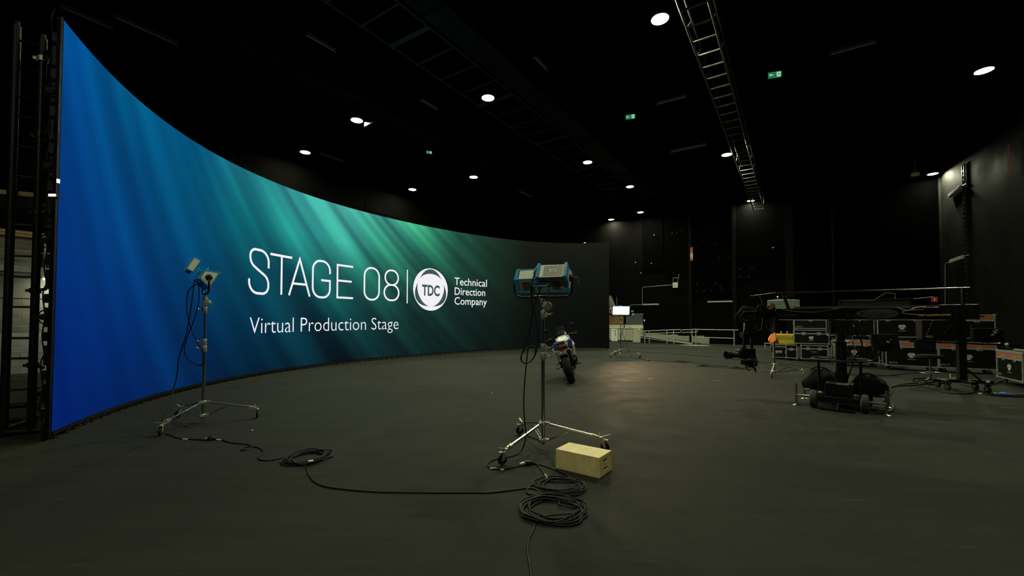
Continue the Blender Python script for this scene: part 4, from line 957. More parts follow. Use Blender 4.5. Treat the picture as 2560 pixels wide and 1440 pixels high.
for s in (-1, 1):
    mb = MB(); mb.cyl((s*.30,1.08,1.155), (s*.43,1.00,1.135), .019, n=12); mb.lathe((s*.435,.998,1.134), [(.016, 0), (.02, .02)], 10, (s,-.4,0)); mp(mb, 'grip', RUB, hb)
    mb = MB(); mb.prism([(s*.28,1.10), (s*.44,1.09), (s*.46,1.15), (s*.42,1.20), (s*.28,1.19)], 1.10, 1.14); mp(mb, 'hand_guard', MK, hb, bevel=.008)
    mb = MB(); mb.tube([(s*.24,1.14,1.20), (s*.27,1.15,1.30), (s*.34,1.14,1.38)], .007, 6); mr = mp(mb, 'mirror_stalk', MK, hb)
    mb = MB(); mb.lathe((s*.37,1.13,1.395), [(.03, .03), (.062, .012), (.066, 0), (.058, -.012)], 18, (0,1,0)); mp(mb, 'mirror', MK, hb)
    mb = MB(); mb.prism([(s*.09,1.13), (s*.16,1.12), (s*.15,1.25), (s*.115,1.27)], 1.14, 1.19); mp(mb, 'wind_deflector', MW if s > 0 else MK, bevel=.006)
mb = MB(); mb.cyl((-.16,.55,.30), (-.285,.42,.055), .012, n=8); mb.lathe((-.292,.415,.048), [(.03,0),(.03,.01)], 10, (-.35,-.3,.9)); mp(mb, 'side_stand', STEEL)
mb = MB(); mb.tube(smooth_path([(-.09,.2,.62), (-.13,.25,.5), (-.12,.35,.42), (-.14,.5,.50)], 5), .008, 6); mb.tube(smooth_path([(.10,.2,.62), (.12,.3,.5), (.13,.45,.45), (.13,.55,.55)], 5), .008, 6); mp(mb, 'hose', CABLE)

# ------------------------------------------------------------------ flight cases
def flight_case(fl_corner, w_, d_, h_, label, name='flight_case', rz=RA, stripe=False, logo=None, text=None, casters=True, latches=(.28, .72), lid=.17, zbase=None, scale_logo=1.0, xmark=False, group='black flight cases along the back', text2=None, tt=(.06, .38), logo_x=.5, logo_z=None):
    z0 = (.15 if casters else .0) if zbase is None else zbase
    t = thing(name, label, 'flight case', (fl_corner[0], fl_corner[1], z0 if not casters else (zbase or 0.0)), rz, group)
    b = .15 if casters else 0.0       # body starts above the casters
    def P(x, y, z): return (x, y, z+b)
    mb = MB(); mb.box(P(w_/2, d_/2, (h_-lid)/2), (w_-.006, d_-.006, h_-lid-.004)); part(mb, 'body', CASE, t)
    mb = MB(); mb.box(P(w_/2, d_/2, h_-lid/2+.002), (w_-.006, d_-.006, lid-.006)); ld = part(mb, 'lid', CASE, t)
    e = .026
    mb = MB()
    for x in (0, w_):
        for y in (0, d_): mb.box(P(x, y, h_/2), (e, e, h_))
    for z in (0, h_):
        for y in (0, d_): mb.box(P(w_/2, y, z), (w_, e, e))
        for x in (0, w_): mb.box(P(x, d_/2, z), (e, d_, e))
    part(mb, 'edge_trim', ALU, t)
    mb = MB()
    for y in (0, d_): mb.box(P(w_/2, y, h_-lid), (w_, .02, .034))
    for x in (0, w_): mb.box(P(x, d_/2, h_-lid), (.02, d_, .034))
    part(mb, 'lid_trim', ALU, t)
    if stripe:
        mb = MB(); mb.box(P(w_/2, -.005, h_-lid/2), (w_-.03, .006, lid*.52)); mb.box(P(-.005, d_/2, h_-lid/2), (.006, d_-.03, lid*.52)); mb.box(P(w_+.005, d_/2, h_-lid/2), (.006, d_-.03, lid*.52)); part(mb, 'colour_stripe', ORANGE, t)
        mb = MB()
        for z in (h_-lid*.13, h_-lid*.87): mb.box(P(w_/2, -.004, z), (w_-.03, .006, lid*.16))
        part(mb, 'stripe_border', ALU, t)
    for x in (0, w_):
        for z in (0, h_):
            mb = MB(); mb.box(P(x, 0, z), (.055, .038, .055)); mb.lathe(P(x, -.018, z), [(.0, -.012), (.018, -.006), (.022, .0)], 8, (0,-1,0)); part(mb, 'corner_fitting', ALU, t)
    for k in latches:
        mb = MB(); mb.box(P(w_*k, -.010, h_-lid), (.115, .010, .115)); la = part(mb, 'latch', GALV, t, bevel=.004)
        mb = MB(); mb.box(P(w_*k, -.018, h_-lid), (.05, .010, .07)); mb.box(P(w_*k, -.022, h_-lid-.035), (.085, .008, .012)); part(mb, 'latch_twist', STEEL, la)
    if logo is not None:
        lx, lz = w_*logo_x, (logo_z if logo_z is not None else (h_-lid)*.58); s = .082*scale_logo
        for nm, m, rr, off in (('logo_ring', LOGOW, lambda a: 1.0, .006), ('logo_gap', CASE, lambda a: .88+.08*math.cos(3*(a-PI/2)), .0075), ('logo_disc', LOGOW, lambda a: .735-.05*math.cos(3*(a-PI/2)), .009)):
            mb = MB(); n = 36; ps = [(lx+1.12*s*rr(2*PI*k/n)*math.cos(2*PI*k/n), -off, lz+s*rr(2*PI*k/n)*math.sin(2*PI*k/n)) for k in range(n)]
            mb.add([P(*p) for p in ps], [tuple(range(n))]); part(mb, nm, m, t)
        mb = MB(); put_text(mb, logo, lambda u, v: Vector(P(u, -.0105, v)), lx-.05*scale_logo, lx+.05*scale_logo, lz-.022*scale_logo, .044*scale_logo, .015); part(mb, 'logo_letters', CASE, t)
        mb = MB(); mb.box(P(lx, -.006, lz-s*1.55), (.19*scale_logo, .002, .008)); part(mb, 'printed_line', LOGOW, t)
        if xmark:
            mb = MB(); mb.beam(P(lx-s*.7, -.014, lz-s*.7), P(lx+s*.7, -.014, lz+s*.7), .004, s*.30); mb.beam(P(lx-s*.7, -.016, lz+s*.7), P(lx+s*.7, -.016, lz-s*.7), .004, s*.30); part(mb, 'red_tape_cross', mat('red tape', (.5,.03,.03), .6), t)
    if text:
        mb = MB(); put_text(mb, text, lambda u, v: Vector(P(u, -.006, v)), tt[0], tt[1], (h_-lid)*.10 if not text2 else text2, .055, .006); part(mb, 'lettering', mat('grey stencil lettering', (.28,.29,.26), .6), t)
    if casters:
        for x in (.12, w_-.12):
            for y in (.10, d_-.10):
                mb = MB(); mb.box((x, y, .142), (.09, .09, .012)); mb.prism([(-.02, .14), (.03, .14), (.02, .05), (-.01, .05)], -.024, .024, o=(x, y, 0)); cs = part(mb, 'caster', GALV, t)
                mb = MB(); mb.lathe((x-.0+.012, y-.016, .05), [(.03, 0), (.05, .004), (.05, .028), (.03, .032)], 18, (0,1,0)); part(mb, 'wheel', RUB, cs)
    return t
def row(x0, y0, t): return (x0+.85*t, y0-.53*t)
D_ = .58
RB = math.atan2(-.53, .85)
Hc = (11.88, 13.5)
c = Hc
flight_case(c, 1.19, D_, .745, 'low black case with a TDC badge and BP2V2 left of the stool', rz=RB, stripe=True, logo='TDC', text='BP2V2', tt=(.07, .27), logo_x=.50)
c = row(*Hc, 1.22)
flight_case(c, 1.19, D_, .745, 'low black orange striped BP2V2 case behind the pedestal column', rz=RB, stripe=True, logo='TDC', text='BP2V2', tt=(.03, .22), logo_x=.52)
c = row(*Hc, -.19)
flight_case((c[0], c[1]), 1.17, D_, .66, 'upper black case with a round TDC badge in the middle', rz=RB, logo='TDC', casters=True, zbase=.895, lid=.12, logo_x=.5, latches=(.22,.78))
c = row(*Hc, 1.10)
flight_case((c[0], c[1]), 1.30, D_, .68, 'upper orange striped case at the right end of the stack', rz=RB, stripe=True, casters=True, zbase=.895)
ec = (12.2-.85*1.22, 14.1+.53*1.22)
flight_case(ec, 1.2, .6, .745, 'low black case whose round badge is crossed out in red', rz=RB, stripe=True, logo='TDC', xmark=True, logo_x=.47)
ec2 = (12.2-.85*1.37, 14.1+.53*1.37)
flight_case(ec2, 1.24, .6, .66, 'upper black case with a half hidden badge behind crane post', rz=RB, logo='TDC', zbase=.895, lid=.12)
bc = (11.73-.85*.83, 15.8+.53*.83)
flight_case((bc[0]+.02, bc[1]), .82, .55, .50, 'small case lettered TDC at the bottom of left stack', rz=RB, casters=False, zbase=.10, text='TDC', tt=(.30,.50), text2=.24, lid=.12)
mb = MB(); M_ = Matrix.Rotation(RB, 3, 'Z')
dl = thing('wheel_dolly', 'low black wheeled dolly under the case lettered TDC', 'dolly', (bc[0], bc[1], 0), RB)
mb.box((.43, .28, .075), (1.0, .62, .035)); part(mb, 'board', BLK, dl)
for x in (.05, .8):
    for y in (.05, .5): mb = MB(); mb.lathe((x, y, .03), [(.028, 0), (.03, .004), (.03, .02), (.028, .024)], 14, (0,1,0)); mb.box((x, y+.012, .05), (.03, .03, .03)); part(mb, 'caster', RUB, dl)
cc = (11.77-.85*1.06, 15.8+.53*1.06)
flight_case(cc, 1.08, .55, .50, 'middle case of the left stack with a thin ring badge', rz=RB, logo='TDC', casters=False, zbase=.68, lid=.13, scale_logo=.85)
flight_case((cc[0]+.01, cc[1]), 1.05, .52, .44, 'top case of the left stack, half hidden by crane arm', rz=RB, casters=False, zbase=1.25, text='Accessory', tt=(.06,.26), text2=.05, lid=.12, latches=(.5,))
flight_case((bc[0]-.32, bc[1]+.35), .34, .5, .50, 'narrow black case squeezed behind the left stack', rz=RB, casters=False, zbase=.10, latches=(.5,))
# rack case with handles, yellow case on top
ac = (10.50, 17.1)
rk = flight_case(ac, .72, .55, .50, 'small rack case with pale handles under the yellow case', rz=RB, casters=False, zbase=.08, latches=(), lid=.08)
for x in (.20, .52):
    mb = MB(); mb.box((x, -.012, .21), (.22, .012, .11)); p_ = part(mb, 'handle_plate', ALU, rk, bevel=.01); mb = MB(); mb.tube([(x-.06,-.02,.20), (x-.05,-.05,.19), (x+.05,-.05,.19), (x+.06,-.02,.20)], .010, 6); part(mb, 'handle', RUB, p_)
mb = MB(); mb.box((.36, .27, -.05), (.66, .5, .03)); part(mb, 'base', BLK, rk)
for x in (.08, .64): mb = MB(); mb.lathe((x, .08, -.045), [(.030, 0), (.035, .004), (.035, .02), (.03, .024)], 14, (0,1,0)); part(mb, 'caster', RUB, rk)
YC = mat('yellow moulded plastic', (.62, .42, .02), .45, 0, .08, 8)
yc = thing('equipment_case', 'bright yellow plastic case with a green band', 'case', (ac[0]+.10, ac[1]+.02, .60), RB)
mb = MB(); mb.box((.32,.2,.15), (.64,.38,.30)); part(mb, 'shell', YC, yc, bevel=.03); mb = MB(); mb.box((.32,.2,.355), (.65,.39,.10)); part(mb, 'lid', YC, yc, bevel=.03)
mb = MB(); mb.box((.32,.005,.235), (.62,.012,.035)); part(mb, 'green_band', mat('green band', (.10,.42,.06), .5), yc)
mb = MB(); mb.box((.32,.008,.30), (.66,.02,.02)); part(mb, 'lid_rim', YC, yc)
for x in (.10, .54): mb = MB(); mb.box((x,-.002,.31), (.06,.02,.08)); part(mb, 'latch', YC, yc, bevel=.004)
for x in (.22,.42): mb = MB(); mb.lathe((x,.15,.405), [(.03,0),(.03,.10),(.02,.11)], 12); part(mb, 'bottle_cap', GREYP, yc)
# right-hand case, turned a quarter
RK = math.atan2(-.87, -.49)
kc = (12.37, 10.84)
kcase = flight_case(kc, 1.16, 1.0, .66, 'nearest flight case at the right edge, turned sideways', rz=RK, stripe=True, logo='TDC', text='BTC', tt=(.06,.24), logo_x=.5)
# flat frames lying on it
fr = thing('folded_stand', 'pale metal frame and rods lying on the nearest right case', 'frame', (kc[0]-.05, kc[1]-.2, .83), RK)
mb = MB(); mb.box((.4,.5,.02), (.9,.06,.03)); mb.box((.4,.2,.02), (.9,.05,.03)); mb.cyl((.0,.35,.03), (.8,.4,.05), .015, n=8); part(mb, 'rods', GALV, fr)
mb = MB(); mb.prism([(.30,.05),(.80,.05),(.62,.40),(.34,.40)], .55, .57); part(mb, 'tilted_panel', mat('dark glass panel', (.01,.012,.013), .25), fr)

# ------------------------------------------------------------------ camera crane
w1 = atz(2035, 1017.5); w2 = atz(2163.8, 1032.5); axd = (w2-w1).normalized(); fwd_ = Vector((-axd.y, axd.x, 0))
CA = math.atan2(axd.y, axd.x); base = (w1+w2)/2+fwd_*.42; base.z = 0
cr = thing('camera_crane', 'long black camera crane on a wheeled column, arm at eye level', 'camera crane', base, CA)
hwid = (w2-w1).length/2
for sy, ox in ((-.42, 0), (.42, 0)):
    for sx in (-1, 1):
        mb = MB(); mb.lathe((sx*hwid-.055, sy, .155), [(.10, 0), (.148, .012), (.155, .03), (.155, .08), (.148, .098), (.10, .11)], 28, (1,0,0)); wh = part(mb, 'tyre', mat('tyre grey rubber', (.035,.034,.028), .8), cr)
        mb = MB()
        for k in range(3): mb.torus((sx*hwid-.02+.02*k, sy, .155), .1555, .003, (1,0,0), 24, 5)
        part(mb, 'tread', BLK, wh)
        mb = MB(); mb.lathe((sx*hwid-.045, sy, .155), [(.09, 0), (.05, .02), (.05, .07), (.09, .09)], 20, (1,0,0)); part(mb, 'hub', STEEL, wh)
DKB = mat('dark blue grey crane paint', (.012, .017, .021), .45, 0, .15, 6)
mb = MB(); mb.box((0,-.42,.17), (2*hwid-.14, .10, .11)); mb.box((0,.42,.17), (2*hwid-.14, .10, .11)); mb.box((0,0,.16), (.34, .84, .10)); part(mb, 'chassis', DKB, cr, bevel=.01)
mb = MB(); mb.box((0,-.30,.36), (.40,.26,.20)); part(mb, 'battery_box', DKB, cr, bevel=.01)
mb = MB(); mb.box((.06,-.432,.46), (.17,.004,.03)); part(mb, 'label_plate', mat('pale label', (.35,.36,.33), .6), cr)
mb = MB()
for sx in (-1, 1): mb.lathe((sx*.25,-.42,.21), [(.04,0),(.05,.02),(.05,.07),(.03,.09)], 14, (0,0,1))
part(mb, 'shock_absorber', mat('dull damper', (.10,.10,.09), .4, .6), cr)
# outriggers with jack posts
for sy in (-.42, .42):
    for sx in (-1, 1):
        mb = MB(); zt_ = .19; mb.cyl((sx*hwid, sy, zt_), (sx*(hwid+.27), sy, zt_), .022, n=12); mb.lathe((sx*(hwid+.09), sy, zt_), [(.028,0),(.028,.05)], 12, (1,0,0)); og = part(mb, 'outrigger', CHROME, cr)
        mb = MB(); mb.cyl((sx*(hwid+.27), sy, .02), (sx*(hwid+.27), sy, .40), .020, n=12); mb.lathe((sx*(hwid+.27), sy, 0), [(.07,0),(.07,.008),(.03,.02),(.022,.03)], 16); part(mb, 'jack_post', CHROME, og)
mb = MB(); mb.cyl((0,0,.2), (0,0,.62), .10, n=28); mb.cyl((0,0,.62), (0,0,1.18), .088, n=28); part(mb, 'column', DKB, cr)
mb = MB(); mb.lathe((0,0,.80), [(.09,0),(.13,.008),(.13,.022),(.09,.03)], 28); part(mb, 'column_collar', CHROME, cr)
mb = MB(); mb.lathe((0,0,1.16), [(.09,0),(.14,.01),(.14,.03),(.09,.05)], 28); mb.cyl((0,0,1.18), (0,0,1.34), .07, n=20); part(mb, 'bearing_ring', DKB, cr)
mb = MB(); mb.torus((0,0,.86), .44, .016, (0,0,1), 40, 8)
for k in range(3): a = 2*PI*k/3+.5; mb.cyl((.10*math.cos(a),.10*math.sin(a),.86), (.42*math.cos(a),.42*math.sin(a),.86), .014, n=8)
part(mb, 'steering_ring', BLK, cr)
for sx in (-1, 1): mb = MB(); mb.cyl((sx*.30,-.28,.22), (sx*.30,-.28,.86), .022, n=12); part(mb, 'push_post', BLKM, cr)
# ground lever
mb = MB(); mb.cyl((0,-.46,.12), (0,-.60,.02), .018, n=8); mb.beam((-.24,-.62,.018), (.24,-.62,.018), .03, .03); part(mb, 'tow_bar', BLKM, cr)
# arm: world axes; direction roughly across the room
aL = Vector((5.02, 8.55, 1.6)); aR = Vector((7.62, 7.02, 1.6)); ad = (aR-aL).normalized(); an = Vector((-ad.y, ad.x, 0))
LA = (aR-aL).length
ARM = mat('gloss black crane arm', (.006, .006, .006), .28, 0, .1, 6)
def wb_(name, p, q, w_, h_, m=ARM, bevel=0, par=None, **k):
    mb = MB(); mb.beam(p, q, w_, h_); return mb.build(name, m, par or cr, bevel=bevel, **k)
def AP(t, z=0, o=0): return aL+ad*t+an*o+Vector((0,0,z))
arm = wb_('arm_section', AP(.25, .10), AP(LA-.25, .10), .22, .21, bevel=.008)
wb_('arm_section', AP(-.05, .10), AP(.6, .10), .17, .16, bevel=.006)
wb_('lower_rail', AP(.30, -.012, -.11), AP(LA-.3, -.012, -.11), .014, .012, mat('pale glint rail', (.5,.5,.45), .4, .3), par=arm)  # chrome rail's bright glint put into a pale colour
wb_('cable_chain', AP(.55, .225), AP(LA-.35, .23), .07, .03, mat('dull chain', (.05,.05,.04), .6), par=arm)
wb_('top_rail', AP(.6, .205, -.1), AP(1.25, .205, -.1), .012, .012, CHROME, par=arm)
# suspension rods above the arm on struts
rodm = mat('polished dark rod', (.10,.10,.09), .22, .9)
for o_ in (-.10, .12):
    mb = MB(); mb.cyl(AP(-.18, .47, o_*.3), AP(.25, .52, o_), .010, n=8); mb.cyl(AP(.25, .52, o_), AP(LA-.05, .52, o_), .010, n=8); mb.build('suspension_rod', rodm, cr)
for t_, z_ in ((.0, .48), (.38, .51), (LA-.1, .52)):
    mb = MB(); mb.beam(AP(t_+(.1 if t_ < 1 else 0), .15), AP(t_, z_), .05, .03); mb.build('rod_strut', BLKM, cr)
mb = MB(); put_text(mb, 'TECHNO', lambda u, v: AP(u, v, -.1135), .30, .62, .055, .040, 0, .3); mb.build('arm_lettering', mat('faint grey lettering', (.05,.05,.045), .5), cr)
mb = MB(); mb.loft([[AP(t_, .10+.085*k*math.sin(a), -.125)+ad*(.30*k*math.cos(a)) for a in [2*PI*j/24 for j in range(24)]] for t_, k in ((1.78, 1), (1.78, .97))]); mb.build('wheel_cover', mat('dull grey cover', (.06,.07,.07), .5), arm)
mb = MB(); mb.tube(smooth_path([AP(.35, .19, -.125), AP(.55, .15, -.13), AP(.85, .13, -.135), AP(1.1, .17, -.13), AP(1.3, .215, -.12)], 6), .010, 7); mb.build('arm_cable', mat('grey cable sheath', (.05,.05,.045), .4), cr)
mb = MB(); mb.tube(smooth_path([AP(2.05, .21, -.13), AP(2.18, .15, -.14), AP(2.30, .20, -.14), AP(2.42, .21, -.13)], 6), .008, 7); mb.build('arm_cable', mat('pale cable sheath', (.4,.4,.36), .4), cr)
wb_('arm_bracket', AP(1.66, .02, -.13), AP(1.80, .02, -.13), .05, .03, CHROME)
# pan head between column and arm
mb = MB(); c0 = Vector((base.x, base.y, 0)); mb.box(c0+Vector((0,0,1.47)), (.36,.20,.24), CA); mb.box(c0+Vector((-.16,0,1.52)), (.05,.26,.34), CA); mb.box(c0+Vector((.16,0,1.52)), (.05,.26,.34), CA); mb.build('pan_head', BLKM, cr, bevel=.01)
mb = MB()
rnd = random.Random(3)
for k in range(9):
    x = rnd.uniform(-.3,.3); mb.tube(smooth_path([c0+Vector((x,-.14,1.60)), c0+Vector((x+rnd.uniform(-.1,.1),-.22,1.40-rnd.random()*.15)), c0+Vector((x+rnd.uniform(-.2,.2),-.20,1.25)), c0+Vector((x*.5,-.12,1.30+rnd.random()*.2))], 5), .007, 6)
mb.build('cable_bundle', CABLE, cr)
mb = MB(); mb.tube(smooth_path([c0+Vector((.12,-.15,1.45)), c0+Vector((.30,-.12,1.15)), c0+Vector((.22,-.05,.9)), c0+Vector((.12,0,.5))], 6), .012, 7); mb.build('supply_cable', CABLE, cr)
# rear end of the arm: weight box and electronics
mb = MB(); mb.beam(AP(LA-.42, .12), AP(LA+.05, .12), .26, .25); mb.build('weight_carriage', BLKM, cr, bevel=.012)
for k in range(4): mb = MB(); mb.beam(AP(LA-.36+.09*k, .10, -.14), AP(LA-.30+.09*k, .10, -.14), .02, .2); mb.build('weight_plate', BLK, cr)
mb = MB(); mb.tube([AP(LA-.62,.12,-.14)+ad*(.26*math.cos(a)*1.1)+Vector((0,0,.045*math.sin(a))) for a in [PI*.5+PI*1.2*j/16 for j in range(17)]], .006, 6); mb.build('coiled_lead', mat('pale cable sheath', (.4,.4,.36), .4), cr)
mb = MB(); mb.cyl(AP(LA-.70,.055,-.15), AP(LA-.62,.06,-.15), .012, n=8); mb.build('red_connector', mat('red connector', (.5,.05,.03), .5), cr)
mb = MB(); mb.beam(AP(LA-.60,.065,-.15), AP(LA-.30,.075,-.15), .03, .03); mb.build('yellow_strap', mat('mustard strap', (.35,.24,.04), .6), cr)
# hanging head with camera
hx = aty(1868, 800, 8.62)
def HW(px, py, Y=8.62): return aty(px, py, Y)
mb = MB(); mb.box(HW(1878, 790), (.24,.22,.20), CA); mb.cyl(HW(1870,800), HW(1868,842), .07, n=16); mb.build('tilt_motor', BLKM, cr, bevel=.01)
mb = MB(); mb.cyl(HW(1862,825), HW(1860,880), .028, n=12); mb.cyl(HW(1880,825), HW(1879,880), .028, n=12); mb.box(HW(1868,838), (.24,.16,.09), 0); mb.box(HW(1868,874), (.26,.15,.05), 0); mb.build('head_fork', BLKM, cr)
rnd = random.Random(8); mb = MB()
for k in range(9):
    c_ = HW(1862+rnd.uniform(-8,14), 785+rnd.uniform(-8,8)); R0 = .10+.09*rnd.random(); tx, ty = rnd.uniform(-.6,.6), rnd.uniform(-.3,.3)
    mb.tube([c_+Vector((R0*math.cos(a), -.10+.05*tx*math.cos(a)+.03*k*.3, R0*.85*math.sin(a)+R0*ty*.3*math.cos(a))) for a in [2*PI*j/26 for j in range(26)]], .007 if k % 3 else .005, 6, True)
mb.build('head_cables', CABLE, cr)
mb = MB(); mb.tube([HW(1858,785)+Vector((.19*math.cos(a), -.15, .13*math.sin(a))) for a in [.5+PI*1.35*j/20 for j in range(21)]], .005, 6); mb.build('head_cables', mat('grey cable sheath', (.05,.05,.045), .4), cr)
for (px, py, rx, rz_) in ((1894,797,.10,.28), (1921,797,.11,.29)):
    for k in range(3):
        mb = MB(); mb.tube([HW(px,py)+Vector(((rx-.012*k)*math.cos(a), -.10+.02*k, (rz_-.02*k)*math.sin(a))) for a in [2*PI*j/30 for j in range(30)]], .013, 7, True); mb.build('cable_loop', CABLE, cr)
mb = MB(); mb.lathe(HW(1919,766)-Vector((0,.12,0)), [(.0,0),(.05,.015),(.055,.05)], 14, (0,-1,.2)); mb.build('amber_lamp', mat('amber lens', (.22,.09,.03), .15), cr)
# camera itself
ccx = HW(1861, 886)
cmr = thing('film_camera', 'film camera with long lens hanging from the crane head', 'camera', ccx, math.radians(8))
mb = MB(); mb.box((0,0,-.0), (.27,.15,.15)); part(mb, 'body', BLKM, cmr, bevel=.012)
mb = MB(); mb.cyl((-.13,0,-.01), (-.27,0,-.01), .052, n=20); mb.lathe((-.15,0,-.01), [(.058,0),(.058,.02)], 20, (-1,0,0)); mb.lathe((-.20,0,-.01), [(.060,0),(.060,.025)], 20, (-1,0,0)); ln = part(mb, 'lens', ENG, cmr)
mb = MB(); mb.lathe((-.27,0,-.01), [(.055,0),(.075,.02),(.080,.10),(.083,.135),(.07,.136),(.055,.05)], 24, (-1,0,0)); part(mb, 'lens_hood', BLK, ln)
mb = MB(); mb.lathe((-.17,0,-.01), [(.056,0),(.056,.06)], 24, (-1,0,0)); part(mb, 'focus_ring', mat('ribbed grey ring', (.10,.10,.09), .4, .5), ln)
mb = MB(); mb.box((.0,0,.10), (.20,.06,.05)); mb.tube([(-.08,0,.09), (-.07,0,.135), (.07,0,.135), (.09,0,.09)], .009, 8); part(mb, 'top_handle', BLKM, cmr)
mb = MB(); mb.box((.17,0,.0), (.08,.12,.14)); part(mb, 'battery', BLK, cmr, bevel=.008)
mb = MB(); mb.box((.03,0,-.10), (.28,.13,.03)); mb.cyl((-.28,-.04,-.10), (.16,-.04,-.10), .008, n=8); mb.cyl((-.28,.04,-.10), (.16,.04,-.10), .008, n=8); part(mb, 'base_plate', STEEL, cmr)
mb = MB(); mb.box((.06,0,-.165), (.20,.14,.09)); mb.box((.12,-.02,-.235), (.10,.10,.05)); part(mb, 'receiver_box', BLK, cmr, bevel=.006)
mb = MB(); mb.cyl((-.11,-.02,.07), (-.12,-.02,.17), .008, n=8); mb.box((-.10,-.02,.09), (.10,.05,.03)); part(mb, 'focus_motor', STEEL, cmr)
rnd = random.Random(5); mb = MB()
for k in range(6):
    x = rnd.uniform(-.05,.2); mb.tube(smooth_path([(x,-.08,-.05), (x+rnd.uniform(-.05,.08),-.11,-.2), (x+rnd.uniform(-.1,.05),-.09,-.33+.06*rnd.random()), (x+rnd.uniform(-.05,.15),-.06,-.18), (x,-.07,0)], 5), .006, 6)
part(mb, 'camera_cables', CABLE, cmr)
# operator's monitor on the crane
def screen_unit(label, p, w_, h_, rz, tilt, post=None, nm='monitor'):
    t = thing(nm, label, 'monitor', p, rz); M = Matrix.Rotation(tilt, 3, 'X')
    mb = MB(); mb.box((0,0,0), (w_, .045, h_), M=M); part(mb, 'bezel', BLK, t, bevel=.008)
    mb = MB(); mb.box(M@Vector((0,.024,0)), (w_-.04, .004, h_-.04), M=M); part(mb, 'glass', mat('dark glass panel', (.01,.012,.013), .25), t)
    mb = MB(); mb.box(M@Vector((0,-.045,0)), (w_*.5, .05, h_*.5), M=M)
    for k in range(5): mb.box(M@Vector((-w_*.18+k*w_*.09,-.075,.0)), (w_*.04, .02, h_*.35), M=M)
    part(mb, 'rear_housing', BLKM, t)
    mb = MB(); mb.lathe(M@Vector((0,-.07,0)), [(.02,0),(.02,.05)], 10, (0,-1,0)); mb.lathe(M@Vector((.05,-.07,.04)), [(.008,0),(.008,.03)], 8, (0,-1,0)); part(mb, 'mount', STEEL, t)
    return t
m1 = screen_unit('tilted black monitor with cables right of the crane post', aty(2212, 857, 7.3), .40, .30, -.25, -.25)
mb = MB(); q_ = aty(2212, 857, 7.3); mb.tube(smooth_path([q_+Vector((-.05,.0,-.10)), q_+Vector((-.12,.1,-.30)), q_+Vector((-.35,.2,-.1)), Vector((base.x+.2, base.y, 1.30)), Vector((base.x, base.y, 1.26))], 6), .012, 7); mb.build('monitor_arm', CABLE, cr)
# black cloth bags behind the wheels
CL = mat('black canvas', (.007,.007,.007), .9, 0, .3, 6, bump=.4)
def bag(label, p, rx, ry, rz_, seed):
    rnd = random.Random(seed); mb = MB(); secs = []
    for i in range(9):
        v = i/8; rr = max(.06, (1-v**3.2))**.5*(.92+.1*math.sin(3*v)); secs.append([Vector((rx*rr*math.copysign(abs(math.cos(a))**.7, math.cos(a))*(1+.20*mn.noise(Vector((3*math.cos(a), 3*math.sin(a), v*4+seed)))+.16*mn.noise(Vector((7*math.cos(a), 7*math.sin(a), v*9+seed)))), ry*rr*math.sin(a)*(1+.10*mn.noise(Vector((3*math.cos(a), 5, v*4+seed)))), 2*rz_*v*(1+.30*mn.noise(Vector((2*math.cos(a), 2*math.sin(a), seed)))))) for a in [2*PI*k/24 for k in range(24)]])
    mb.loft(secs); t = thing('sand_bag', label, 'bag', p, CA); part(mb, 'bag_body', CL, t)
    mb = MB(); mb.tube(smooth_path([(-rx*.5,-ry*.2,2*rz_*.93), (-rx*.2,-ry*.2,2*rz_*1.08), (rx*.2,-ry*.2,2*rz_*1.08), (rx*.5,-ry*.2,2*rz_*.93)], 5), .014, 6); part(mb, 'strap', CL, t)
bag('large black canvas bag slumped left behind the crane column', base+fwd_*.25+axd*(-.34)+Vector((0,0,.26)), .30, .24, .19, 4)
bag('black canvas bag on the right side behind the crane column', base+fwd_*.25+axd*(.36)+Vector((0,0,.26)), .27, .24, .16, 9)

# ------------------------------------------------------------------ pedestal cart with monitor and electronics
pc = Vector((10.2, 9.65, 0)); CPR = math.radians(-20)
ped = thing('pedestal_stand', 'black wheeled pedestal with a tall square post, right of the stool', 'equipment stand', pc, CPR)
mb = MB(); mb.box((0,0,.20), (1.05,.10,.07)); mb.box((0,.0,.20), (.10,.80,.06)); part(mb, 'base', BLKM, ped, bevel=.008)
mb = MB(); mb.box((0,0,.95), (.14,.12,1.50)); part(mb, 'post', BLKM, ped, bevel=.006)
mb = MB(); mb.beam((0,0,.55), (.33,0,.22), .03, .03); part(mb, 'brace', BLKM, ped)
for i, (px, py) in enumerate(((2345,967.5),(2370,976),(2439,975),(2470,982.5))):
    g = root_mat(ped).inverted()@atz(px, py)
    mb = MB(); mb.lathe((g.x-.025, g.y, .075), [(.05,0),(.075,.008),(.075,.042),(.05,.05)], 20, (1,.15,0)); wh = part(mb, 'wheel', RUB, ped)
    mb = MB(); mb.lathe((g.x-.030, g.y-.01, .075), [(.03,0),(.03,.06)], 14, (1,.15,0)); part(mb, 'wheel_hub', CHROME, wh)
    mb = MB(); mb.box((g.x, g.y, .165), (.08,.09,.03)); mb.beam((g.x, g.y, .20), (0 if abs(g.x) < .2 else math.copysign(.45, g.x), 0, .22), .06, .04); part(mb, 'fork', BLKM, ped)
mb = MB(); mb.beam((-.95,-.06,1.08), (.95,-.06,1.03), .04, .03); part(mb, 'cross_arm', mat('glossy black bar', (.02,.02,.02), .2, .5), ped)
mb = MB(); mb.lathe((.75,-.06,1.02), [(.03,-.02),(.06,0),(.06,.05),(.03,.07)], 16, (0,-1,0)); mb.lathe((.62,-.06,1.06), [(.025,0),(.025,.05)], 12, (0,-1,0)); part(mb, 'clamp_knob', CHROME, ped)
mb = MB(); mb.box((-.42,.05,1.38), (.62,.26,.50)); eb = part(mb, 'electronics_box', BLK, ped, bevel=.01)
mb = MB()
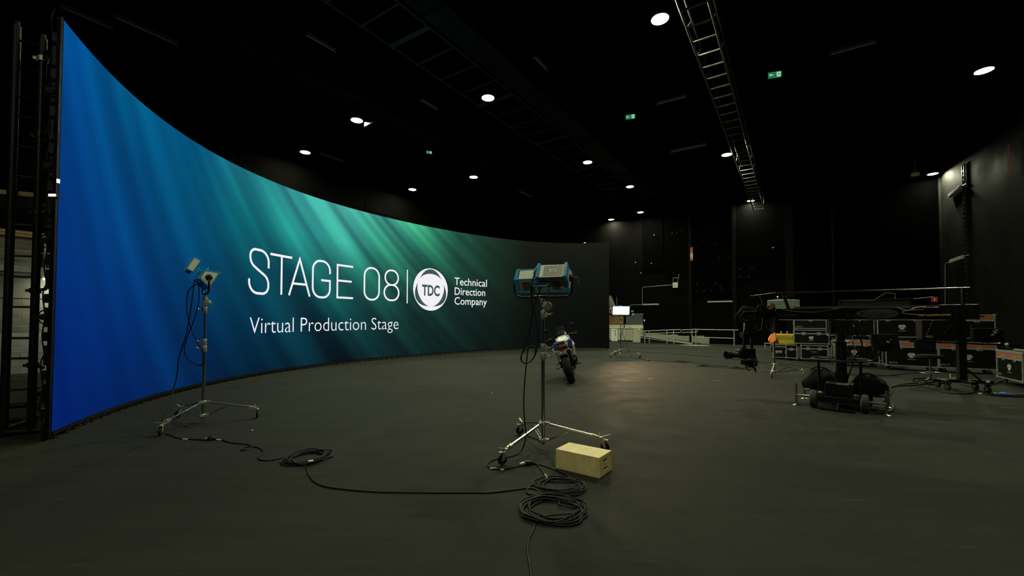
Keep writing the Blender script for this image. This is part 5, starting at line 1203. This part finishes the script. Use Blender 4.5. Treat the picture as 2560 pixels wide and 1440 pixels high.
for k in range(7): mb.box((-.66+.02*k,-.088,1.20+.06*k), (.03,.012,.02)); 
mb.box((-.60,-.086,1.20), (.12,.01,.05)); part(mb, 'sockets', STEEL, eb)
mb = MB()
for a_, b_ in (((-.66,-.10,1.50), (-.30,-.10,1.35)), ((-.60,-.10,1.30), (-.2,-.10,1.46)), ((-.5,-.10,1.55), (-.1,-.10,1.5))): mb.tube(smooth_path([a_, ((a_[0]+b_[0])/2,-.16,(a_[2]+b_[2])/2-.12), b_], 8), .010, 6)
part(mb, 'leads', CABLE, eb)
mb = MB(); mb.box((-.05,.0,1.66), (.9,.05,.03)); mb.box((.14,0,1.68), (.16,.1,.05)); part(mb, 'top_bar', BLKM, ped)
mb = MB(); mb.box((.26,.02,1.30), (.14,.05,.34)); part(mb, 'connector_panel', BLK, ped)
mb = MB(); rnd = random.Random(2)
for k in range(14): mb.lathe((.20+.035*(k % 4), -.008, 1.16+.07*(k//4)), [(.009,0),(.009,.014)], 8, (0,-1,0))
part(mb, 'connectors', STEEL, ped)
mb = MB(); mb.cyl((-.22,-.03,.24), (-.22,-.03,.36), .012, n=8); part(mb, 'yellow_grip', mat('yellow green grip', (.45,.5,.05), .5), ped)
mb = MB(); mb.cyl((-.16,-.03,.22), (-.12,-.03,.28), .02, n=8); part(mb, 'blue_clip', mat('blue clip', (.02,.08,.4), .5), ped)
m2 = screen_unit('flat black monitor on the right side of the pedestal post', aty(2470, 838, 9.3), .58, .30, -.12, -.05)
mb = MB(); q_ = root_mat(ped).inverted()@aty(2470, 838, 9.3); mb.beam((0,0,1.12), (q_.x, q_.y, q_.z-.02), .04, .03); part(mb, 'monitor_bracket', BLKM, ped)
mb = MB(); c_ = root_mat(m2).inverted()@aty(2483, 829, 9.2)
for k in range(7): a = 2*PI*k/7; mb.beam(c_+Vector((0,-.06,0)), c_+Vector((.055*math.cos(a),-.06,.055*math.sin(a))), .008, .010)
part(mb, 'star_knob', STEEL, m2)

# ------------------------------------------------------------------ stool
so = atz(2327, 952); so = Vector((10.35, 11.05, 0)); so = Vector((ray(2325, 900)[0]/ray(2325, 900)[1]*10.7, 10.7, 0))
st = thing('drafting_stool', 'black swivel stool with backrest and a round chrome foot ring', 'stool', so, math.radians(-25))
for k in range(5):
    a = 2*PI*k/5+.3; mb = MB(); mb.beam((0,0,.12), (.31*math.cos(a),.31*math.sin(a),.085), .05, .03); lg = part(mb, 'leg', BLKM, st)
    mb = MB(); mb.lathe((.31*math.cos(a)-.012,.31*math.sin(a),.03), [(.02,0),(.03,.004),(.03,.02),(.02,.024)], 14, (1,0,0)); mb.cyl((.31*math.cos(a),.31*math.sin(a),.03), (.31*math.cos(a),.31*math.sin(a),.09), .008, n=6); part(mb, 'caster', RUB, lg)
mb = MB(); mb.cyl((0,0,.09), (0,0,.38), .026, n=14); mb.cyl((0,0,.38), (0,0,.62), .018, n=14); part(mb, 'gas_lift', CHROME, st)
mb = MB(); mb.torus((0,0,.26), .235, .010, (0,0,1), 36, 8)
for k in range(4): a = 2*PI*k/4; mb.cyl((0,0,.26), (.235*math.cos(a),.235*math.sin(a),.26), .008, n=6)
part(mb, 'foot_ring', CHROME, st)
mb = MB(); mb.loft([[Vector((.25*r*math.copysign(abs(math.cos(a))**.7, math.cos(a)), .24*r*math.copysign(abs(math.sin(a))**.7, math.sin(a)), z)) for a in [2*PI*k/28 for k in range(28)]] for r, z in ((.85,.62), (1,.64), (1.02,.67), (.97,.70), (.6,.715), (.1,.715))]); part(mb, 'seat', mat('black fabric', (.012,.012,.012), .9, 0, .2, 30), st)
mb = MB(); mb.loft([[Vector((.21*rx*math.copysign(abs(math.cos(a))**.75, math.cos(a)), .26+y, .93+.19*rx*math.copysign(abs(math.sin(a))**.75, math.sin(a)))) for a in [2*PI*k/28 for k in range(28)]] for rx, y in ((.8,-.03), (1,-.02), (1,.02), (.8,.03))]); part(mb, 'backrest', MATS['black fabric'], st)
mb = MB(); mb.tube(smooth_path([(0,.05,.61), (0,.22,.62), (0,.29,.72), (0,.285,.9)], 6), .016, 8); mb.beam((-.05,0,.60), (-.27,-.05,.58), .02, .012); part(mb, 'back_support', BLKM, st)

# heavy cables on the floor around the crane and pedestal
def fc_(label, l, r=.012): return cable(label, [fl_(x, y, r+.002) for x, y in l], r)
fc_('thick black cable from the crane base curving towards the stool', ((2190,1032),(2215,1032),(2232,1024),(2232,1012),(2220,1004),(2208,1001),(2222,984),(2224,970),(2240,965),(2290,962),(2330,955),(2350,948)), .016)
fc_('second thick cable looping at the crane outrigger foot', ((2170,1022),(2200,1027),(2226,1026),(2232,1018),(2215,1000),(2228,980),(2226,968),(2250,961),(2300,957),(2345,962)), .014)
fc_('cable curling on the floor under the stool', ((2345,962),(2310,960),(2292,955),(2300,950),(2340,950),(2360,956),(2335,962)), .012)
fc_('long cable from the pedestal base to the right edge', ((2290,962),(2330,972),(2370,982),(2420,984),(2445,978),(2460,985),(2500,990),(2560,992),(2600,985)), .012)
fc_('cable running to the right edge past the blue plug', ((2400,960),(2440,970),(2470,984),(2495,985),(2530,988),(2560,988),(2620,992)), .012)
fc_('thin cable from the turned case to the pedestal', ((2520,948),(2500,955),(2480,962),(2455,958)), .010)
pg = thing('inline_plug', 'blue inline plug lying on the floor near the right edge', 'plug', fl_(2510, 985, .03))
mb = MB(); a, b = fl_(2494,984,.03), fl_(2530,987,.03); d = (b-a).normalized(); mb.lathe(a, [(.012,0),(.03,.02),(.038,.06),(.036,.12),(.03,.16),(.014,.24)], 14, tuple(d)); mb.build('body', mat('blue plug plastic', (.01,.07,.28), .45), pg)
mb = MB(); mb.lathe(a-d*.06, [(.010,0),(.014,.05)], 10, tuple(d)); mb.build('sleeve', GALV, pg)
mb = MB(); mb.cyl(fl_(2447,984,.022), fl_(2455,985,.022), .018, n=10); o = mb.build('connector', mat('pale red connector', (.6,.25,.15), .5)); tag(o, 'small reddish connector on the floor by pedestal wheel', 'connector')

# ------------------------------------------------------------------ kitchen units by the back wall
AK = 29.45
def kb(px): return ata(px, 798, AK).dot(BX)
def kz(px, py): return ata(px, py, AK).z
CREAM = mat('cream laminate', (.46,.46,.34), .5, 0, .05, 4); CREAMD = mat('cream laminate edge', (.48,.47,.36), .5)
def kbox(mb, b0, b1, a0, a1, z0, z1): return mb.box(rm((b0+b1)/2, (a0+a1)/2, (z0+z1)/2), (b1-b0, a1-a0, z1-z0), RA)
bx0, bx1 = -13.6, kb(1600.5)
kt = thing('kitchen_cabinet', 'cream kitchen base cabinet with four drawers by the back wall', 'cabinet', rm((bx0+bx1)/2, AK+.3, 0), RA)
mb = MB(); kbox(mb, bx0, kb(1581), AK+.05, A1-.02, .10, .93); mb.build('carcass', CREAM, kt)
mb = MB(); kbox(mb, bx0, kb(1581), AK+.10, A1-.02, 0, .10); mb.build('kickboard', mat('grey kickboard', (.05,.05,.045), .6), kt)
mb = MB(); kbox(mb, kb(1582), bx1, AK, A1-.02, 0, .93); mb.build('end_panel', CREAM, kt)
dz = .80/4
for k in range(4):
    mb = MB(); kbox(mb, kb(1567.5), kb(1581), AK+.02, AK+.05, .12+k*dz, .12+(k+1)*dz-.012); dr = mb.build('drawer', CREAM, kt, bevel=.004)
    mb = MB(); kbox(mb, kb(1572.5), kb(1577), AK-.005, AK+.02, .12+k*dz+dz*.62, .12+k*dz+dz*.68); mb.build('handle', GALV, dr)
for x0, x1 in ((1510.5,1527.5), (1545,1556), (1556.5,1567)):
    mb = MB(); kbox(mb, kb(x0), kb(x1)-.012, AK+.02, AK+.05, .12, .91); mb.build('door', CREAM, kt, bevel=.004)
fg = thing('bar_fridge', 'small white fridge with dark stickers between cream doors', 'fridge', rm((kb(1528)+kb(1543.5))/2, AK, 0), RA)
FW = mat('white fridge enamel', (.80,.82,.74), .4)
mb = MB(); kbox(mb, kb(1528), kb(1543.5), AK-.06, AK+.018, .03, .90); mb.build('door', FW, fg, bevel=.01)
mb = MB(); 
for k in range(4): kbox(mb, kb(1538), kb(1540), AK-.066, AK-.06, .42+.10*k, .48+.10*k)
mb.build('sticker', mat('dark sticker', (.05,.07,.02), .6), fg)
mb = MB(); kbox(mb, kb(1529), kb(1542), AK-.066, AK-.06, .78, .80); kbox(mb, kb(1531.2), kb(1531.9), AK-.066, AK-.06, .66, .72); mb.build('badge', mat('dark sticker', (.05,.07,.02), .6), fg)
mb = MB(); kbox(mb, bx0, bx1+.03, AK-.03, A1-.02, .935, .975); wt_ = mb.build('worktop', CREAM); tag(wt_, 'long cream worktop running over the kitchen base cabinet', 'worktop')
mb = MB(); kbox(mb, bx0, bx1, A1-.06, A1-.005, .98, 1.20); sp_ = mb.build('splashback', CREAMD); tag(sp_, 'pale splashback strip behind the cream kitchen worktop', 'splashback')
TB = mat('brown ply board', (.13,.065,.014), .65, 0, .2, 4)
mb = MB(); kbox(mb, bx0, kb(1551), A1-.12, A1-.02, 1.22, 1.95); o = mb.build('ply_board', TB); tag(o, 'brown ply board on the back wall behind the lit panel stand', 'board')
mb = MB(); kbox(mb, kb(1557), kb(1600), A1-.08, A1-.02, 1.22, 1.95); o = mb.build('pinboard', mat('slate blue board', (.045,.054,.062), .6)); tag(o, 'slate grey pinboard above the kitchen drawers', 'board')
mb = MB(); kbox(mb, kb(1557), kb(1602), A1-.10, A1-.02, 1.955, 1.985); o = mb.build('shelf_rail', GALV); tag(o, 'thin metal rail along the top of slate pinboard', 'rail')
for i, px in enumerate((1561, 1569, 1572, 1575, 1578)):
    p = ata(px, 819, AK+.25); p.z = .975; mb = MB(); mb.lathe((0,0,0), [(.035,0),(.045,.03),(.035,.16 if i else .2),(.015,.2 if i else .26)], 12); t_ = thing('bottle', ['dark bottle at the left on kitchen worktop','pale bottle in the worktop cluster, first from left','pale bottle in the worktop cluster, second from left','pale bottle in the worktop cluster, third from left','pale bottle in the worktop cluster, rightmost'][i], 'bottle', p, 0, 'bottles on the kitchen worktop')
    part(mb, 'glass', BLK if i == 0 else mat('pale bottle', (.35,.36,.42), .4), t_)
    mb = MB(); mb.lathe((0,0,.2 if i else .26), [(.016,0),(.016,.03)], 10); part(mb, 'cap', BLK, t_)
mb = MB(); p = ata(1578, 821, AK+.1); mb.box(Vector((p.x,p.y,.985)), (.30,.15,.02), RA); o = mb.build('tray', mat('lilac tray', (.3,.28,.36), .5)); tag(o, 'flat pale lilac tray on the front of the worktop', 'tray')
mb = MB(); p = ata(1598, 825, AK-.05); mb.box(p, (.14,.05,.08), RA); o = mb.build('towel_holder', FW); tag(o, 'small white holder on the corner of the cream cabinet', 'holder')
# pale draped cloth above, at the screen's end
mb = MB(); p = ata(1522, 758, A1-.25); mb.prism([(-.6,.55),(.15,.55),(.55,-.35),(.45,-.75),(-.6,-.75)], -.05, .05, M=Matrix.Rotation(RA, 3, 'Z'), o=p); o = mb.build('hanging_sheet', mat('grey sheet', (.13,.14,.13), .8, 0, .3, 3)); tag(o, 'pale grey sheet on the back wall just right of screen', 'sheet')
# wall pipes, boxes, battens
def wpipe(label, pts, a, r=.018, m=None):
    mb = MB(); mb.tube([ata(x, y, a) for x, y in pts], r, 6); o = mb.build('conduit', m or mat('grey conduit', (.14,.145,.125), .5)); tag(o, label, 'conduit'); return o
wpipe('pale conduit stepping up the back wall to a white box', ((1575,777),(1575,763),(1577,762.5),(1605,761.5),(1606,760),(1606,720),(1608,718),(1683,712)), A1-.33)
wpipe('thin pipe rising above the lit panel', ((1542,768),(1542,742)), A1-.1)
jb = thing('alarm_box', 'white wall box with a small brass frame above, back wall', 'wall box', ata(1689, 713, A1-.06), RA)
mb = MB(); mb.box((0,-.05,0), (.34,.12,.36)); part(mb, 'box', mat('white steel box', (.42,.46,.46), .5), jb, bevel=.01)
mb = MB(); mb.tube([(-.15,-.05,.18),(-.15,-.05,.50),(.15,-.05,.50),(.15,-.05,.18)], .015, 6); mb.cyl((.2,-.05,.4), (.24,-.05,.75), .02, n=6); part(mb, 'frame', mat('brass wire', (.35,.28,.12), .5, .5), jb)
batten_light(ata(1626, 762, A1-.15), BX, 1.15, 'pale batten light low on the back wall, left one', rod=False, m=mat('pale batten', (.36,.37,.36), .5))
batten_light(ata(1802, 755, A1-.15), BX, 1.55, 'pale batten light low on the back wall, right one', rod=False, m=mat('pale batten', (.36,.37,.36), .5))
batten_light(ata(1578, 779, A1-.4), BX, .30, 'very short batten right of the lit panel', rod=False, m=mat('pale batten', (.36,.37,.36), .5))
p = ata(1729, 637, A1-.31); fs_ = thing('wall_sign', 'red and white vertical sign on the thin wall column', 'sign', p, RA)
mb = MB(); mb.box((0,0,.30), (.16,.03,.40)); mb.box((0,0,-.32), (.16,.03,.14)); part(mb, 'red_field', mat('red sign', (.35,.03,.025), .5), fs_)
mb = MB(); mb.box((0,0,-.07), (.16,.03,.34)); part(mb, 'white_field', mat('white sign', (.4,.38,.36), .5), fs_)
mb = MB(); p = ata(1583, 786, A1-.3); mb.box(p, (.13,.03,.16), RA); o = mb.build('door_sign', emis('green sign face dim', (.03,.5,.32), .5)); tag(o, 'tiny green sign beside the lit panel', 'sign')
mb = MB(); p = ata(1611, 801, A1-.05); mb.box(p, (.09,.03,.12), RA); o = mb.build('light_switch', FW); tag(o, 'small white switch on the back wall above the ramp', 'switch')
for i, (px, py) in enumerate(((1589,657),(1629,659),(1603,683),(1636,588),(1933,620))):
    mb = MB(); p = ata(px, py, A1-.2); mb.lathe(p, [(.03,0),(.05,.03),(.05,.07),(.02,.10)], 10, tuple(-AX)); mb.cyl(p, p+AX*.15, .015, n=6); o = mb.build('wall_fitting', mat('pale fitting', (.10,.10,.09), .5)); tag(o, ['small pale fitting high above the lit panel, left','small pale fitting high above the lit panel, right','small pale fitting over the first conduit bend','highest small pale fitting left of the red sign','small pale fitting on the lit wall panel right of centre'][i], 'wall fitting')
# white noticeboard on the wall with two knobs: louvred unit on a bracket
lu = thing('louvred_unit', 'pale green louvred box with two knobs seen above the crane arm', 'wall unit', ata(1958, 761, 24.0), RA)
LG = mat('pale green louvre', (.17,.22,.19), .5)
mb = MB(); mb.box((0,.2,0), (1.30,.4,.40)); part(mb, 'casing', mat('dark casing', (.05,.06,.055), .6), lu)
for k in range(7): mb = MB(); mb.box((0,-.01,-.18+.06*k), (1.30,.04,.042), M=Matrix.Rotation(.4, 3, 'X')); part(mb, 'louvre', LG, lu)
mb = MB(); mb.box((-.05,.2,.215), (1.1,.35,.03)); mb.box((-.1,.2,.24), (.6,.3,.03)); part(mb, 'top_plate', LG, lu)
for x in (-.22,.08): mb = MB(); mb.lathe((x,.1,.25), [(.02,0),(.02,.1),(.05,.11),(.03,.16)], 10); part(mb, 'knob', STEEL, lu)
for x in (-.5,.5): mb = MB(); mb.cyl((x,.2,-.2), (x,.2,-lu.location.z), .03, n=8); part(mb, 'post', BLKM, lu)
# grey container frame seen above the cases
cf_ = thing('cage_trolley', 'dark framed trolley box rising behind the flight cases', 'trolley', ata(2200, 850, 20.5), RA)
z0_ = -cf_.location.z
zt1 = ata(2200, 749, 20.5).z-cf_.location.z
x0_ = (ata(2101,798,20.5)-ata(2200,798,20.5)).dot(BX); x1_ = (ata(2280,798,20.5)-ata(2200,798,20.5)).dot(BX)
mb = MB(); mb.box(((x0_+x1_)/2,.4,(z0_+.1+zt1)/2), (x1_-x0_-.02,.8,zt1-z0_-.1)); part(mb, 'side_sheet', mat('dark sheet', (.010,.010,.010), .6), cf_)
mb = MB()
for x in (x0_, x1_): mb.cyl((x,-.02,z0_), (x,-.02,zt1), .025, n=8)
mb.cyl((x0_,-.02,zt1), (x1_,-.02,zt1), .02, n=8); part(mb, 'frame', mat('grey conduit', (.14,.145,.125), .5) if False else PIL, cf_)
mb = MB(); mb.tube([(x0_+.0,-.03,zt1), (x0_+1.0,-.03,zt1-.03), (x0_+1.35,-.03,zt1+.25), (x0_+1.6,-.03,zt1+.2), (x0_+1.6,-.03,zt1)], .010, 6); mb.tube([(x0_+2.1,-.03,zt1), (x0_+2.6,-.03,zt1+.06)], .016, 6); part(mb, 'top_wires', MATS['grey conduit'], cf_)
# far right wall details
p = ata(2336, 749, A1-.25); cp = thing('call_point', 'small red fire call point on near black panel at right', 'fire call point', p, RA)
mb = MB(); mb.box((0,0,0), (.24,.06,.26)); part(mb, 'box', mat('red call point', (.28,.02,.015), .5), cp, bevel=.01)
mb = MB(); mb.box((0,-.034,0), (.05,.006,.16)); part(mb, 'window', mat('pale window', (.4,.3,.25), .5), cp)
def wr_pipe(label, pts, m=None, r=.018, b=B1-.06):
    mb = MB(); mb.tube([atb(x, y, b) for x, y in pts], r, 6); o = mb.build('conduit', m or mat('grey conduit', (.14,.145,.125), .5)); tag(o, label, 'conduit')
wr_pipe('thin vertical conduit bending to the lower wall light', ((2363,765),(2363,661),(2365,659),(2378,653)))
wr_pipe('short conduit from the lower wall light to the cable ladder', ((2408,641),(2422,637)))
wr_pipe('dark conduit above the lit stretch of right wall', ((2403,467),(2416,459)))
wr_pipe('thin red tipped pipe at the far right of the wall', ((2521,360),(2524,437)), mat('dark red pipe', (.08,.015,.01), .6))
for (x0, y0, x1, y1, lb) in ((2374,490,2403,468,'white box light high on the lit right wall'), (2377,654,2408,643,'grey box light lower on the lit right wall')):
    p, q = atb(x0, y0, B1-.09), atb(x1, y1, B1-.09); t_ = thing('wall_light', lb, 'light fitting', (p+q)/2)
    z = (p.z+q.z)/2; pm = Vector(((p.x+q.x)/2, (p.y+q.y)/2, z)); ln_ = abs((q-p).dot(AX))
    mb = MB(); mb.box(pm, (.12, min(ln_, 2.0), .16), RA); mb.build('casing', mat('white steel box', (.42,.46,.46), .5) if y0 < 500 else GREYP, t_, bevel=.01)
    mb = MB(); mb.box(pm-BX*.065, (.01, min(ln_, 2.0)-.1, .08), RA); mb.build('lens', mat('unlit lens', (.3,.32,.3), .3), t_)
mb = MB(); p = ata(2288, 436, 24); mb.box(p, (.26,.05,.16), RA); mb.cyl(p, Vector((p.x,p.y,H)), .01, n=5); o = mb.build('hanging_tag', mat('mustard tag', (.18,.14,.02), .6)); tag(o, 'small mustard tag hanging left of the rightmost far lamp', 'tag')

# ------------------------------------------------------------------ ramp and handrails
AR = 28.75
RAMP = mat('pale ramp concrete', (.25,.245,.195), .8, 0, .15, 3)
def rb_(px, a=AR): return ata(px, 798, a).dot(BX)
rp = thing('ramp', 'pale concrete ramp with kerb along the back wall', 'ramp', rm(rb_(1690), AR+.6, 0), RA)
def wedge(mb, b0, z0, b1, z1, a0, a1, zb=0.0):
    ps = [rm(b0,a0,zb), rm(b1,a0,zb), rm(b1,a1,zb), rm(b0,a1,zb), rm(b0,a0,z0), rm(b1,a0,z1), rm(b1,a1,z1), rm(b0,a1,z0)]
    mb.add(ps, [(0,1,2,3),(4,5,6,7),(0,1,5,4),(1,2,6,5),(2,3,7,6),(3,0,4,7)])
mb = MB(); wedge(mb, rb_(1601), .42, rb_(1745), .03, AR, AR+1.2); mb.build('ramp_slab', mat('dark ramp surface', (.02,.02,.018), .8), rp)
mb = MB(); wedge(mb, rb_(1601), .62, rb_(1764), .38, AR+1.22, AR+1.38); mb.build('kerb_wall', RAMP, rp)
mb = MB()
for z0_, z1_ in ((.50, .06), (.36, .03)): mb.cyl(rm(rb_(1601), AR-.04, z0_), rm(rb_(1728), AR-.04, z1_), .022, n=8)
mb.build('side_rail', GALV, rp)
p = atz(1738, 863.5); mb = MB(); mb.loft([[rm(p.dot(BX)+.85*r*math.cos(a), p.dot(AX)+.42*r*math.sin(a), z) for a in [2*PI*k/28 for k in range(28)]] for r, z in ((1, .002), (1, .012), (.98, .014))]); o = mb.build('ramp_mat', mat('pale floor plate', (.26,.25,.19), .7)); tag(o, 'pale flat plate on the floor at the foot of ramp', 'floor plate')
hr = thing('ramp_handrail', 'galvanised double handrail with rounded ends along the ramp', 'handrail', rm(rb_(1670), AR-.1, 0), RA)
def gz(px, py, a): return ata(px, py, a)
for l in (((1598,828.5),(1683,824.5),(1700,824),(1703,826),(1703,830),(1700,831.5),(1683,832),(1598,834.5)), ((1705,825),(1740,823.3),(1744,825),(1744,829),(1740,830.3),(1705,831.5))):
    mb = MB(); mb.tube([gz(x, y, AR-.1) for x, y in l], .024, 8); mb.build('rail', GALV, hr)
for px, y0 in ((1612,828), (1623,828), (1667,825.5), (1684,824.5), (1730,824)):
    p = gz(px, y0, AR-.08); mb = MB(); mb.cyl((p.x,p.y,0), p, .032, n=8); mb.build('post', GALV, hr)
hr2 = thing('guard_rail', 'two bar galvanised guard rail right of the ramp', 'handrail', rm(rb_(1790), AR-.12, 0), RA)
for y0, y1 in ((823.5,825.3), (843,845.8)):
    mb = MB(); mb.tube([gz(1739, y0, AR-.12), gz(1846 if y0 < 830 else 1835, y1, AR-.12)], .024, 8); mb.build('rail', GALV, hr2)
for px, y0 in ((1739.5,822.5), (1835,824.5)):
    p = gz(px, y0, AR-.12); mb = MB(); mb.cyl((p.x,p.y,0), p, .030, n=8); mb.lathe(p-Vector((0,0,.02)), [(.04,0),(.04,.05)], 8); mb.build('post', GALV, hr2)
hr3 = thing('low_rail', 'low thin handrail posts on the kerb by back wall', 'handrail', rm(rb_(1700), AR+1.3, 0), RA)
for x0, x1, y in ((1648,1692,838), (1708,1758,841)):
    a = AR+1.3; mb = MB(); mb.tube([ata(x0-2, y, a), ata(x1+3, y-.5, a)], .018, 6); mb.build('rail', GALV, hr3)
    for px in (x0+1, x1): p = ata(px, y, a); mb = MB(); mb.cyl((p.x,p.y,.30), p+Vector((0,0,.03)), .022, n=8); mb.build('post', GALV, hr3)
# pedestal rails behind the crane
hr4 = thing('guard_rail', 'short guard rail behind the crane camera, beside yellow dashes', 'handrail', ata(1925, 850, 27.5)*1, RA)
for px in (1912, 1927):
    p = ata(px, 836, 27.5); mb = MB(); mb.cyl((p.x,p.y,0), p, .026, n=8); mb.build('post', GALV, hr4)
mb = MB(); mb.tube([ata(1911, 856, 27.5), ata(1930, 857, 27.5)], .02, 6); mb.tube([ata(1911, 838, 27.5), ata(1930, 838.5, 27.5)], .02, 6); mb.build('rail', GALV, hr4)
hr4.location.z = 0
